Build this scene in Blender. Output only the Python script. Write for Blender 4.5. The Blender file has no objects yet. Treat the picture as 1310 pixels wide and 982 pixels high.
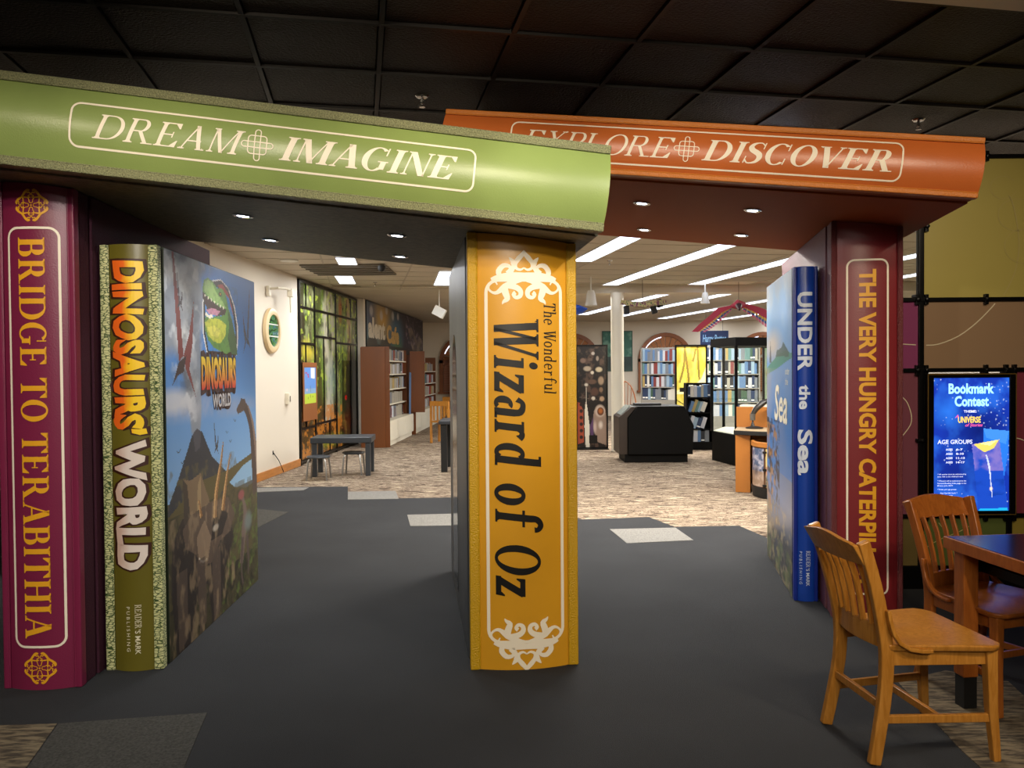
import bpy, bmesh, math, random
import numpy as np
from mathutils import Vector, Matrix
random.seed(4); RNG = np.random.RandomState(7)
SC = bpy.context.scene; COL = SC.collection
R = math.radians
# ---------------------------------------------------------------- camera (x right, y away, z up, metres)
F = 1030.0; PITCH = math.atan(19/F); ROLL = 0.008; EYE = Vector((0, 0, 1.5))
fwd = Vector((0, math.cos(PITCH), -math.sin(PITCH)))
u0 = Vector((0, math.sin(PITCH), math.cos(PITCH))); r0 = Vector((1, 0, 0))
cr = r0*math.cos(ROLL) - u0*math.sin(ROLL); cu = u0*math.cos(ROLL) + r0*math.sin(ROLL)
cam = bpy.data.cameras.new('camera'); camo = bpy.data.objects.new('camera', cam); COL.objects.link(camo)
cam.sensor_width = 36; cam.lens = F/1310*36; cam.clip_start = .05; cam.clip_end = 100
m = Matrix((cr, cu, -fwd)).transposed().to_4x4(); m.translation = EYE; camo.matrix_world = m
SC.camera = camo
def ray(px, py): return fwd + cr*((px-655)/F) + cu*(-(py-491)/F)
def W(px, py, Y):
    d = ray(px, py); return EYE + d*(Y/d.y)
def G(px, py, z=0):
    d = ray(px, py); return EYE + d*((z-1.5)/d.z)
# ---------------------------------------------------------------- world, view
wd = bpy.data.worlds.new('world'); SC.world = wd; wd.use_nodes = True
wd.node_tree.nodes['Background'].inputs[0].default_value = (1, .9, .78, 1)
wd.node_tree.nodes['Background'].inputs[1].default_value = 0.02
SC.view_settings.view_transform = 'Standard'; SC.view_settings.look = 'None'
SC.view_settings.gamma = 1; SC.view_settings.use_curve_mapping = False
SC.view_settings.exposure = 0.0
# ---------------------------------------------------------------- lights (tracks of the lobby behind the viewer, overhead, plus added fill)
def light(kind, name, loc, target, energy, color, size=.1, spot=60, blend=.5, sy=None):
    d = bpy.data.lights.new(name, kind); d.energy = energy; d.color = color
    if kind == 'AREA':
        d.size = size
        if sy: d.shape = 'RECTANGLE'; d.size_y = sy
    else: d.shadow_soft_size = size
    if kind == 'SPOT': d.spot_size = R(spot); d.spot_blend = blend
    o = bpy.data.objects.new(name, d); COL.objects.link(o); o.location = loc
    o.rotation_euler = (Vector(target)-Vector(loc)).to_track_quat('-Z', 'Y').to_euler(); return o
WARM = (1, .84, .62); NEUT = (1, .94, .85); COOL = (.86, .93, 1)
light('SPOT', 'track_spot', (.35, 1.6, 2.95), (.22, 3.7, 2.38), 85, WARM, .05, 62, .9)
light('SPOT', 'track_spot', (-1.0, 1.5, 2.95), (-.95, 3.6, 2.45), 75, WARM, .05, 62, .9)
light('SPOT', 'track_spot', (-2.3, 1.7, 2.95), (-2.2, 3.7, 1.6), 50, WARM, .05, 80, .9)
light('SPOT', 'track_spot', (1.9, 1.9, 2.95), (1.75, 4.1, 2.45), 70, WARM, .05, 70, .9)
light('SPOT', 'track_spot', (.1, .5, 2.95), (.05, 4.0, 1.2), 170, (1, .9, .72), .08, 60, .9)
light('SPOT', 'track_spot', (1.5, .4, 2.95), (2.0, 4.6, 1.0), 170, WARM, .08, 60, .9)
light('SPOT', 'track_spot', (2.2, .8, 2.95), (1.6, 3.2, .5), 130, WARM, .08, 70, .9)
light('SPOT', 'track_spot', (-1.2, .6, 2.95), (-2.0, 4.0, 1.0), 200, NEUT, .08, 62, .9)
light('SPOT', 'track_spot', (3.2, 3.0, 2.95), (3.2, 5.4, 1.9), 55, WARM, .05, 75, .9)
light('SPOT', 'track_spot', (1.5, 2.0, 2.9), (-1.8, 4.9, 1.3), 110, NEUT, .04, 52, .5)
light('SPOT', 'track_spot', (-.5, 2.0, 2.9), (1.9, 5.6, 1.3), 60, NEUT, .04, 44, .5)  # unseen spot added to brighten the sea cover
light('AREA', 'lobby_fill', (0, -1.6, 2.9), (0, -1.6, 0), 170, NEUT, 2.4, sy=1.2)  # added soft fill raising the lobby ambient, no fixture modelled
# ---------------------------------------------------------------- materials
def lin(h):
    if isinstance(h, str):
        h = h.lstrip('#'); c = [int(h[i:i+2], 16)/255 for i in (0, 2, 4)]
    else: c = h
    return tuple(((x/12.92) if x <= .04045 else ((x+.055)/1.055)**2.4) for x in c)
MATS = {}
def mat(name, color, rough=.5, metal=0, bump=0, bscale=60, var=0, vscale=4, emit=0, spec=.5, trans=0, stretch=None, alpha=1, coat=0):
    if name in MATS: return MATS[name]
    m = bpy.data.materials.new(name); m.use_nodes = True; nt = m.node_tree; b = nt.nodes['Principled BSDF']
    c = lin(color)+(1,)
    b.inputs['Base Color'].default_value = c; b.inputs['Roughness'].default_value = rough
    b.inputs['Metallic'].default_value = metal; b.inputs['Specular IOR Level'].default_value = spec
    b.inputs['Transmission Weight'].default_value = trans; b.inputs['Alpha'].default_value = alpha
    b.inputs['Coat Weight'].default_value = coat
    if emit:
        b.inputs['Emission Color'].default_value = c; b.inputs['Emission Strength'].default_value = emit
    if bump or var:
        tc = nt.nodes.new('ShaderNodeTexCoord'); mp = nt.nodes.new('ShaderNodeMapping')
        nt.links.new(tc.outputs['Object'], mp.inputs[0])
        if stretch: mp.inputs['Scale'].default_value = stretch
    if bump:
        n = nt.nodes.new('ShaderNodeTexNoise'); n.inputs['Scale'].default_value = bscale; n.inputs['Detail'].default_value = 4
        bp = nt.nodes.new('ShaderNodeBump'); bp.inputs['Strength'].default_value = bump; bp.inputs['Distance'].default_value = .01
        nt.links.new(mp.outputs[0], n.inputs[0]); nt.links.new(n.outputs[0], bp.inputs['Height']); nt.links.new(bp.outputs[0], b.inputs['Normal'])
    if var:
        n = nt.nodes.new('ShaderNodeTexNoise'); n.inputs['Scale'].default_value = vscale; n.inputs['Detail'].default_value = 6
        mx = nt.nodes.new('ShaderNodeMix'); mx.data_type = 'RGBA'
        mx.inputs[6].default_value = tuple(x*(1-var) for x in c[:3])+(1,); mx.inputs[7].default_value = tuple(min(1, x*(1+var)) for x in c[:3])+(1,)
        rp = nt.nodes.new('ShaderNodeMapRange'); rp.inputs[1].default_value = .3; rp.inputs[2].default_value = .7
        nt.links.new(mp.outputs[0], n.inputs[0]); nt.links.new(n.outputs[0], rp.inputs[0]); nt.links.new(rp.outputs[0], mx.inputs[0])
        nt.links.new(mx.outputs[2], b.inputs['Base Color'])
    MATS[name] = m; return m
def ramp_mat(name, stops, scale=(1, 1, 1), nscale=3, detail=8, rough=.6, bump=0, emit=0, dist=0, coords='Object', rot=0, spec=.5):
    """noise pushed through a colour ramp; for carpet streaks, foliage prints, wood grain"""
    if name in MATS: return MATS[name]
    m = bpy.data.materials.new(name); m.use_nodes = True; nt = m.node_tree; b = nt.nodes['Principled BSDF']
    tc = nt.nodes.new('ShaderNodeTexCoord'); mp = nt.nodes.new('ShaderNodeMapping'); mp.inputs['Scale'].default_value = scale
    mp.inputs['Rotation'].default_value = (0, 0, rot)
    n = nt.nodes.new('ShaderNodeTexNoise'); n.inputs['Scale'].default_value = nscale; n.inputs['Detail'].default_value = detail
    n.inputs['Distortion'].default_value = dist; n.inputs['Roughness'].default_value = .6
    cr_ = nt.nodes.new('ShaderNodeValToRGB'); e = cr_.color_ramp.elements
    for i, (p, c) in enumerate(stops):
        el = e[i] if i < 2 else e.new(p)
        el.position = p; el.color = lin(c)+(1,)
    nt.links.new(tc.outputs[coords], mp.inputs[0]); nt.links.new(mp.outputs[0], n.inputs[0])
    nt.links.new(n.outputs[0], cr_.inputs[0]); nt.links.new(cr_.outputs[0], b.inputs['Base Color'])
    b.inputs['Roughness'].default_value = rough; b.inputs['Specular IOR Level'].default_value = spec
    if bump:
        bp = nt.nodes.new('ShaderNodeBump'); bp.inputs['Strength'].default_value = bump; bp.inputs['Distance'].default_value = .01
        nt.links.new(n.outputs[0], bp.inputs['Height']); nt.links.new(bp.outputs[0], b.inputs['Normal'])
    if emit:
        nt.links.new(cr_.outputs[0], b.inputs['Emission Color']); b.inputs['Emission Strength'].default_value = emit
    MATS[name] = m; return m
def print_mat(name, rough=.4, emit=0, coat=0):
    """printed picture: the colour attribute 'print' of the mesh"""
    if name in MATS: return MATS[name]
    m = bpy.data.materials.new(name); m.use_nodes = True; nt = m.node_tree; b = nt.nodes['Principled BSDF']
    a = nt.nodes.new('ShaderNodeAttribute'); a.attribute_name = 'print'
    nt.links.new(a.outputs['Color'], b.inputs['Base Color']); b.inputs['Roughness'].default_value = rough; b.inputs['Coat Weight'].default_value = coat
    if emit:
        nt.links.new(a.outputs['Color'], b.inputs['Emission Color']); b.inputs['Emission Strength'].default_value = emit
    MATS[name] = m; return m
# ---------------------------------------------------------------- objects
def tag(o, label=None, cat=None, group=None, kind=None):
    if label: o['label'] = label
    if cat: o['category'] = cat
    if group: o['group'] = group
    if kind: o['kind'] = kind
    return o
def empty(name, loc=(0, 0, 0), rz=0, label=None, cat=None, group=None, matrix=None, kind=None):
    o = bpy.data.objects.new(name, None); COL.objects.link(o); o.empty_display_size = .1
    if matrix is not None: o.matrix_world = matrix
    else: o.location = loc; o.rotation_euler = (0, 0, rz)
    return tag(o, label, cat, group, kind)
class MB:
    def __init__(s): s.v = []; s.f = []
    def poly(s, pts):
        n = len(s.v); s.v += [tuple(p) for p in pts]; s.f.append(tuple(range(n, n+len(pts)))); return s
    def box(s, a, b, M=None):
        x0, y0, z0 = a; x1, y1, z1 = b
        P = [(x0, y0, z0), (x1, y0, z0), (x1, y1, z0), (x0, y1, z0), (x0, y0, z1), (x1, y0, z1), (x1, y1, z1), (x0, y1, z1)]
        if M is not None: P = [tuple(M @ Vector(p)) for p in P]
        n = len(s.v); s.v += P
        s.f += [tuple(n+i for i in q) for q in ((0, 3, 2, 1), (4, 5, 6, 7), (0, 1, 5, 4), (1, 2, 6, 5), (2, 3, 7, 6), (3, 0, 4, 7))]; return s
    def sweep(s, path, sizes, up=(0, 0, 1), round_=0):
        """rectangular (or round, n sides) section swept along path; sizes = (w,d) or list"""
        path = [Vector(p) for p in path]; n = len(path); up = Vector(up)
        if not isinstance(sizes, list): sizes = [sizes]*n
        base = len(s.v); k = round_ or 4
        for i, p in enumerate(path):
            t = (path[min(i+1, n-1)]-path[max(i-1, 0)]).normalized()
            a = t.cross(up)
            if a.length < 1e-4: a = t.cross(Vector((1, 0, 0)))
            a.normalize(); b = a.cross(t).normalized(); w, d = sizes[i]
            if round_:
                for j in range(k):
                    q = 2*math.pi*j/k; s.v.append(tuple(p+a*(w*math.cos(q))+b*(d*math.sin(q))))
            else:
                for sx, sy in ((-1, -1), (1, -1), (1, 1), (-1, 1)): s.v.append(tuple(p+a*(sx*w/2)+b*(sy*d/2)))
        for i in range(n-1):
            for j in range(k):
                j2 = (j+1) % k; s.f.append((base+i*k+j, base+i*k+j2, base+(i+1)*k+j2, base+(i+1)*k+j))
        s.f.append(tuple(base+j for j in reversed(range(k)))); s.f.append(tuple(base+(n-1)*k+j for j in range(k))); return s
    def tube(s, path, r, n=10): return s.sweep(path, [(r, r)]*len(path) if not isinstance(r, list) else [(q, q) for q in r], round_=n)
    def lathe(s, prof, c=(0, 0, 0), n=24, M=None):
        base = len(s.v); ring = len(prof) > 3 and prof[0][0] == prof[-1][0] and prof[0][0] > .02
        if ring: prof = list(prof)+[prof[0]]
        for r_, z in prof:
            for j in range(n):
                q = 2*math.pi*j/n; p = Vector((c[0]+r_*math.cos(q), c[1]+r_*math.sin(q), c[2]+z))
                s.v.append(tuple(M @ p if M is not None else p))
        for i in range(len(prof)-1):
            for j in range(n):
                j2 = (j+1) % n; s.f.append((base+i*n+j, base+i*n+j2, base+(i+1)*n+j2, base+(i+1)*n+j))
        if not ring: s.f.append(tuple(base+j for j in reversed(range(n)))); s.f.append(tuple(base+(len(prof)-1)*n+j for j in range(n)))
        return s
    def prism(s, pts, h, M=None):
        """2D outline (x,z) extruded from y=0 to y=h"""
        n = len(pts); b = len(s.v)
        P = [Vector((x, 0, z)) for x, z in pts]+[Vector((x, h, z)) for x, z in pts]
        s.v += [tuple(M @ p if M is not None else p) for p in P]
        s.f.append(tuple(range(b, b+n))); s.f.append(tuple(b+n+i for i in reversed(range(n))))
        for i in range(n):
            j = (i+1) % n; s.f.append((b+j, b+i, b+n+i, b+n+j))
        return s
    def build(s, name, material, parent=None, smooth=False, bevel=0, seg=2, label=None, cat=None, group=None, kind=None):
        me = bpy.data.meshes.new(name); me.from_pydata(s.v, [], s.f); me.validate(); me.update()
        if material: me.materials.append(material)
        bm = bmesh.new(); bm.from_mesh(me); bmesh.ops.recalc_face_normals(bm, faces=bm.faces); bm.to_mesh(me); bm.free()
        if smooth:
            for p in me.polygons: p.use_smooth = True
        o = bpy.data.objects.new(name, me); COL.objects.link(o)
        if parent: o.parent = parent
        if bevel:
            md = o.modifiers.new('bevel', 'BEVEL'); md.width = bevel; md.segments = seg; md.limit_method = 'ANGLE'; md.angle_limit = R(40)
            if smooth is False:
                for p in me.polygons: p.use_smooth = True
                w = o.modifiers.new('wn', 'WEIGHTED_NORMAL'); w.keep_sharp = True
        if smooth and not bevel: me.set_sharp_from_angle(angle=R(35))
        return tag(o, label, cat, group, kind)
def copy_tree(o, parent=None, name=None):
    c = o.copy(); COL.objects.link(c); c.parent = parent
    for ch in [x for x in bpy.data.objects if x.parent == o]: copy_tree(ch, c)
    return c
def slab(name, pts, thick, material, parent=None, **k):
    """horizontal polygon slab; pts world xy, top at z, thick downwards"""
    mb = MB(); n = len(pts)
    mb.v = [tuple(p) for p in pts]+[(p[0], p[1], p[2]-thick) for p in pts]
    mb.f = [tuple(range(n)), tuple(range(2*n-1, n-1, -1))]+[(i, n+i, n+(i+1) % n, (i+1) % n) for i in range(n)]
    return mb.build(name, material, parent, **k)
# ---------------------------------------------------------------- lettering: own serif strokes and the built-in face
def ribbon(pts, ws, smooth=3, closed=False):
    """2D strip polygons along a curve with widths"""
    P = [Vector((p[0], p[1])) for p in pts]; Wd = list(ws) if hasattr(ws, '__len__') else [ws]*len(P)
    if smooth > 1:
        Q = []; V = []; n = len(P)
        rng = range(n if closed else n-1)
        for i in rng:
            if closed: p0, p1, p2, p3 = P[i-1], P[i], P[(i+1) % n], P[(i+2) % n]; w1, w2 = Wd[i], Wd[(i+1) % n]
            else: p0, p1, p2, p3 = P[max(i-1, 0)], P[i], P[i+1], P[min(i+2, n-1)]; w1, w2 = Wd[i], Wd[i+1]
            for k in range(smooth):
                t = k/smooth
                Q.append(.5*((2*p1)+(p2-p0)*t+(2*p0-5*p1+4*p2-p3)*t*t+(3*p1-p0-3*p2+p3)*t**3)); V.append(w1+(w2-w1)*t)
        if not closed: Q.append(P[-1]); V.append(Wd[-1])
        P, Wd = Q, V
    L = []; n = len(P)
    for i in range(n):
        a = P[i-1] if (i or closed) else P[i]; b = P[(i+1) % n] if (i < n-1 or closed) else P[i]
        t = (b-a); t = t.normalized() if t.length > 1e-9 else Vector((1, 0)); nn = Vector((-t.y, t.x))*(Wd[i]/2)
        L.append((P[i]+nn, P[i]-nn))
    out = []
    for i in range(n if closed else n-1):
        j = (i+1) % n; out.append([tuple(L[i][0]), tuple(L[i][1]), tuple(L[j][1]), tuple(L[j][0])])
    return out
def rrect(x0, y0, x1, y1, r, w):
    pts = []
    for cx, cy, a in ((x1-r, y1-r, 0), (x0+r, y1-r, 90), (x0+r, y0+r, 180), (x1-r, y0+r, 270)):
        for k in range(7): q = R(a+15*k); pts.append((cx+r*math.cos(q), cy+r*math.sin(q)))
    return ribbon(pts, w, 1, True)
def arc(cx, cy, a, b, ta, tb, a0, a1, n=20):
    out = []; pr = None
    for k in range(n+1):
        q = R(a0+(a1-a0)*k/n); c, s_ = math.cos(q), math.sin(q)
        cur = ((cx+a*c, cy+b*s_), (cx+(a-ta)*c, cy+(b-tb)*s_))
        if pr: out.append([pr[0], pr[1], cur[1], cur[0]])
        pr = cur
    return out
def serif_glyph(ch, T=.17, t=.055, S=.085, s=.045):
    g = []
    def rect(x0, y0, x1, y1): g.append([(x0, y0), (x1, y0), (x1, y1), (x0, y1)])
    def foot(xc, w, y, up):   # slab serif with brackets
        rect(xc-w/2-S, y if up else y-s, xc+w/2+S, y+s if up else y)
        d = 1 if up else -1; y1 = y+d*s
        g.append([(xc-w/2-S*.5, y1), (xc-w/2, y1), (xc-w/2, y1+d*S*.55)]); g.append([(xc+w/2+S*.5, y1), (xc+w/2, y1), (xc+w/2, y1+d*S*.55)])
    def stem(x, y0=0, y1=1, w=T, a=True, b=True):
        rect(x, y0, x+w, y1)
        if a: foot(x+w/2, w, y0, True)
        if b: foot(x+w/2, w, y1, False)
    def bowl(x0, yb, yt, xr, th=T):
        b = (yt-yb)/2; xc = max(x0, xr-b*.95); rect(x0, yb, xc, yb+t); rect(x0, yt-t, xc, yt)
        g.extend(arc(xc, (yb+yt)/2, xr-xc, b, th, t, -90, 90))
    def diag(x0, y0, x1, y1, w): g.append([(x0, y0), (x0+w, y0), (x1+w, y1), (x1, y1)])
    x = S
    if ch == 'I': stem(x); return g, T+2*S
    if ch == 'D': stem(x); bowl(x, 0, 1, .82+x-.0); return g, .86+x
    if ch == 'B': stem(x); bowl(x, .5, 1, .60+x); bowl(x, 0, .55, .66+x); return g, .68+x
    if ch == 'P': stem(x); bowl(x, .44, 1, .62+x); return g, .64+x
    if ch == 'R': stem(x); bowl(x, .47, 1, .60+x); diag(x+.58, 0, x+.28, .5, T*1.05); rect(x+.5, 0, x+.88, s); return g, .86+x
    if ch == 'E':
        stem(x); rect(x, 0, x+.6, t); rect(x, 1-t, x+.57, 1); rect(x, .5-t/2, x+.42, .5+t/2)
        g.append([(x+.62, 0), (x+.65, .27), (x+.61, .27), (x+.42, t), (x+.42, 0)]); g.append([(x+.58, 1), (x+.6, .76), (x+.56, .76), (x+.4, 1-t), (x+.4, 1)])
        rect(x+.4, .38, x+.44, .62); return g, .68+x
    if ch == 'L':
        stem(x); rect(x, 0, x+.58, t); g.append([(x+.6, 0), (x+.64, .29), (x+.6, .29), (x+.4, t), (x+.4, 0)]); return g, .64+x
    if ch == 'T':
        stem(.30, b=False); rect(.02, 1-t, .75, 1)
        g.append([(0, 1), (-.01, .74), (.03, .74), (.2, 1-t), (.2, 1)]); g.append([(.77, 1), (.78, .74), (.74, .74), (.57, 1-t), (.57, 1)]); return g, .77
    if ch == 'H': stem(x); stem(x+.55); rect(x, .5-t/2, x+.6, .5+t/2); return g, .55+T+2*S
    if ch == 'N': stem(x, w=t, a=True, b=True); diag(x+.62-T*.9+t, 0, x-.04, 1, T*1.0); stem(x+.62, w=t, a=False); return g, .62+t+2*S
    if ch == 'M':
        stem(x+.02, w=t); stem(x+.74, w=T); diag(x+.36, 0, x, 1, T*.95); diag(x+.40, 0, x+.74, 1, t); return g, .74+T+2*S
    if ch == 'A':
        diag(.06, 0, .40, 1, t*1.1); diag(.62, 0, .33, 1.0, T*1.05); rect(.18, .32, .68, .32+t); foot(.09, t, 0, True); foot(.71, T, 0, True); return g, .86
    if ch == 'V': diag(.33, 0, .04, 1, T*1.05); diag(.40, 0, .68, 1, t*1.1); foot(.12, T, 1, False); foot(.71, t, 1, False); return g, .80
    if ch == 'W':
        diag(.28, 0, .06, 1, T*1.0); diag(.34, 0, .50, 1, t*1.3); diag(.66, 0, .46, 1, T*1.0); diag(.74, 0, .98, 1, t*1.3)
        foot(.15, T, 1, False); foot(.57, T*.9, 1, False); foot(1.01, t, 1, False); return g, 1.08
    if ch == 'X': diag(.58, 0, .08, 1, T*1.05); diag(.06, 0, .62, 1, t*1.1); foot(.67, T, 0, True); foot(.09, t, 0, True); foot(.17, T, 1, False); foot(.65, t, 1, False); return g, .82
    if ch == 'Y': diag(.30, .45, .04, 1, T); diag(.42, .45, .66, 1, t*1.1); stem(.31, 0, .5, b=False); foot(.12, T, 1, False); foot(.68, t, 1, False); return g, .8
    if ch == 'O': g += arc(.43, .5, .43, .52, T, t, 0, 360, 36); return g, .86
    if ch in 'CG':
        g += arc(.43, .5, .43, .52, T, t, 48, 312, 30)
        rect(.70, .66, .745, 1.0)
        if ch == 'G': rect(.62, .08, .62+T*.9, .42); rect(.53, .42-s, .86, .42); return g, .88
        rect(.70, 0.02, .745, .3); return g, .82
    if ch == 'S':
        g += ribbon([(.54, .86), (.42, .97), (.28, .975), (.15, .90), (.10, .76), (.18, .62), (.34, .52), (.48, .41), (.53, .25), (.46, .09), (.30, .02), (.17, .03), (.06, .16)],
                    [t, t, t*1.2, T*.7, T*.95, T*1.05, T*1.1, T*1.05, T*.95, T*.7, t*1.2, t, t], 4)
        rect(.53, .68, .57, 1.0); rect(.03, 0, .07, .32); return g, .64
    # lower case, slab style
    X = .66
    if ch == 'i': stem(x, 0, X, b=False); rect(x-S, X-s*1.3, x+.01, X); g.extend(arc(x+T/2, .88, .1, .1, .1, .1, 0, 360, 14)); return g, T+2*S+.02
    if ch == 'l': stem(x, 0, 1.02, b=False); rect(x-S, 1.02-s*1.3, x+.01, 1.02); return g, T+2*S
    if ch in 'nh':
        stem(x, 0, X if ch == 'n' else 1.04, b=False); rect(x-S, (X if ch == 'n' else 1.04)-s*1.3, x+.01, (X if ch == 'n' else 1.04))
        stem(x+.38, 0, .45, b=False); g += ribbon([(x+T*.6, .48), (x+.2, .60), (x+.33, .61), (x+.43, .56), (x+.38+T/2, .42)], [t, t*1.6, T*.8, T*.95, T], 4); return g, .38+T+2*S+.02
    if ch == 'u':
        stem(x, .2, X, a=False, b=False); rect(x-S, X-s*1.3, x+.01, X); stem(x+.38, 0, X, b=False); rect(x+.38-S, X-s*1.3, x+.38, X)
        g += ribbon([(x+T/2, .26), (x+.13, .10), (x+.25, .05), (x+.40, .17)], [T, T*.9, t*1.6, t], 4); return g, .38+T+2*S
    if ch == 'r': stem(x, 0, X, b=False); rect(x-S, X-s*1.3, x+.01, X); g += ribbon([(x+T*.6, .46), (x+.22, .60), (x+.33, .60), (x+.40, .54)], [t, t*1.6, T*.7, T*.95], 4); return g, .50+x
    if ch == 'z':
        rect(.05, X-t*1.7, .56, X); rect(.03, 0, .58, t*1.7); diag(.03, t, .36, X-t, T*1.15)
        g.append([(.05, X), (.05, X-.2), (.09, X-.2), (.16, X-t*1.5)]); g.append([(.58, 0), (.60, .2), (.56, .2), (.46, t*1.5)]); return g, .62
    if ch == 'o': g += arc(.31, X/2, .31, X/2+.02, T, t*1.3, 0, 360, 28); return g, .66
    if ch == 'e':
        g += arc(.31, X/2, .31, X/2+.02, T, t*1.3, 0, 310, 26); rect(.1, .32, .55, .32+t); return g, .66
    if ch == 'd': g += arc(.30, X/2, .29, X/2+.01, T, t*1.4, 50, 310, 24); stem(.40, 0, 1.04, a=False, b=False); rect(.40-S, 1.04-s*1.3, .42, 1.04); rect(.5, 0, .4+T+S, s*1.3); return g, .70
    if ch == 'a':
        g += arc(.25, .2, .23, .21, T, t*1.3, 60, 310, 18); rect(.38, 0, .38+T, .45); rect(.5, 0, .38+T+S, s*1.3)
        g += ribbon([(.09, .50), (.17, .62), (.32, .63), (.45, .56), (.38+T/2, .42)], [T*.8, t*1.6, t*1.8, T*.9, T], 4); return g, .66
    if ch == 'f':
        stem(x+.06, 0, .8, b=False); rect(x-.06, X-s*1.3, x+.42, X); g += ribbon([(x+.06+T/2, .78), (x+.17, .93), (x+.31, 1.02), (x+.45, .97), (x+.47, .88)], [T, T*.9, t*1.8, T*.6, T*.8], 4); return g, .48+x
    return g, .35
def serif_text(txt, cap, length=None, T=.17, t=.055, slant=0, gap=.06, lower=False, S=.085, space=.38):
    """2D polygons, baseline at 0, scaled so that cap height=cap and total length=length"""
    out = []; x = 0
    for ch in txt:
        if ch == ' ': x += space; continue
        g, w = serif_glyph(ch, T, t, S)
        for p in g: out.append([(x+a+slant*b, b) for a, b in p])
        x += w+gap
    x -= gap; sx = (length/x) if length else cap
    return [[(a*sx, b*cap) for a, b in p] for p in out]
def face_text(txt, cap, length=None, bold=0, shear=0):
    """2D polygons from Blender's built-in face"""
    c = bpy.data.curves.new('t', 'FONT'); c.body = txt; c.size = 1; c.offset = bold; c.shear = shear; c.resolution_u = 3; c.fill_mode = 'BOTH'
    o = bpy.data.objects.new('t', c); COL.objects.link(o); dg = bpy.context.evaluated_depsgraph_get()
    me = bpy.data.meshes.new_from_object(o.evaluated_get(dg)); co = [v.co.copy() for v in me.vertices]
    xs = [p.x for p in co]; x0, x1 = min(xs), max(xs); s = cap/.73; sx = (length/(x1-x0)) if length else s
    out = [[((co[i].x-x0)*sx, co[i].y*s) for i in p.vertices] for p in me.polygons]
    COL.objects.unlink(o); bpy.data.objects.remove(o); bpy.data.curves.remove(c); bpy.data.meshes.remove(me); return out
def art(name, polys, mp, material, parent, du=.015, slice_t=True, label=None):
    """2D polygons sliced and laid on a surface; mp(s,t) -> 3D"""
    bm = bmesh.new()
    for p in polys:
        try: bm.faces.new([bm.verts.new((a, b, 0)) for a, b in p])
        except ValueError: pass
    if slice_t:
        ys = [v.co.y for v in bm.verts]; y = min(ys)+du
        while y < max(ys):
            bmesh.ops.bisect_plane(bm, geom=bm.verts[:]+bm.edges[:]+bm.faces[:], plane_co=(0, y, 0), plane_no=(0, 1, 0)); y += du
    for v in bm.verts: v.co = mp(v.co.x, v.co.y)
    me = bpy.data.meshes.new(name); bm.to_mesh(me); bm.free(); me.materials.append(material)
    o = bpy.data.objects.new(name, me); COL.objects.link(o); o.parent = parent
    return tag(o, label)
# ---------------------------------------------------------------- printed pictures: painted on a numpy canvas, kept as mesh colours
class Canvas:
    def __init__(s, nx, ny, col):
        s.nx, s.ny = nx, ny; s.X, s.Y = np.meshgrid((np.arange(nx)+.5)/nx, (np.arange(ny)+.5)/ny); s.c = np.zeros((ny, nx, 3)); s.c[:] = lin(col)
    def noise(s, fx, fy, oct=4, seed=0):
        out = np.zeros((s.ny, s.nx)); amp = 1; tot = 0; rs = np.random.RandomState(seed)
        for o in range(oct):
            gx, gy = int(fx*2**o)+2, int(fy*2**o)+2; g = rs.rand(gy+1, gx+1)
            x = s.X*fx*2**o; y = s.Y*fy*2**o; xi = x.astype(int); yi = y.astype(int); a = x-xi; b = y-yi
            a = a*a*(3-2*a); b = b*b*(3-2*b)
            out += amp*((g[yi, xi]*(1-a)+g[yi, xi+1]*a)*(1-b)+(g[yi+1, xi]*(1-a)+g[yi+1, xi+1]*a)*b); tot += amp; amp *= .55
        return out/tot
    def put(s, mask, col, a=1.0):
        m = np.clip(mask*a, 0, 1)[..., None]; s.c = s.c*(1-m)+np.array(lin(col) if isinstance(col, str) else col)*m; return s
    def poly(s, pts, col, a=1.0, tex=None):
        ins = np.zeros((s.ny, s.nx), bool); n = len(pts)
        for i in range(n):
            x0, y0 = pts[i]; x1, y1 = pts[(i+1) % n]
            if y0 == y1: continue
            c = ((y0 <= s.Y) != (y1 <= s.Y)) & (s.X < (x1-x0)*(s.Y-y0)/(y1-y0)+x0); ins ^= c
        m = ins.astype(float)
        if tex is not None: m = m*tex
        return s.put(m, col, a)
    def blob(s, cx, cy, rx, ry, col, soft=.3, a=1.0, tex=None):
        d = np.sqrt(((s.X-cx)/rx)**2+((s.Y-cy)/ry)**2); m = np.clip((1-d)/soft+.0, 0, 1)
        if tex is not None: m = m*tex
        return s.put(m, col, a)
    def line(s, pts, w, col, a=1.0, asp=1.0):
        if not hasattr(w, '__len__'): w = [w]*len(pts)
        pol = ribbon([(x*asp, y) for x, y in pts], w, 3)
        for p in pol: s.poly([(x/asp, y) for x, y in p], col, a)
        return s
    def panel(s, name, mp, material, parent, **k):
        nx, ny = s.nx, s.ny; xs = np.linspace(0, 1, nx+1); ys = np.linspace(0, 1, ny+1)
        v = [tuple(mp(x, y)) for y in ys for x in xs]
        idx = np.arange((nx+1)*(ny+1)).reshape(ny+1, nx+1)
        f = np.stack([idx[:-1, :-1], idx[:-1, 1:], idx[1:, 1:], idx[1:, :-1]], -1).reshape(-1, 4)
        me = bpy.data.meshes.new(name); me.from_pydata(v, [], f.tolist()); me.update(); me.materials.append(material)
        at = me.color_attributes.new('print', 'FLOAT_COLOR', 'CORNER')
        cc = np.ones((ny*nx, 4, 4), np.float32); cc[:, :, :3] = s.c.reshape(-1, 1, 3); at.data.foreach_set('color', cc.ravel())
        o = bpy.data.objects.new(name, me); COL.objects.link(o); o.parent = parent
        return tag(o, k.get('label'), k.get('cat'), k.get('group'), k.get('kind'))
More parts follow.
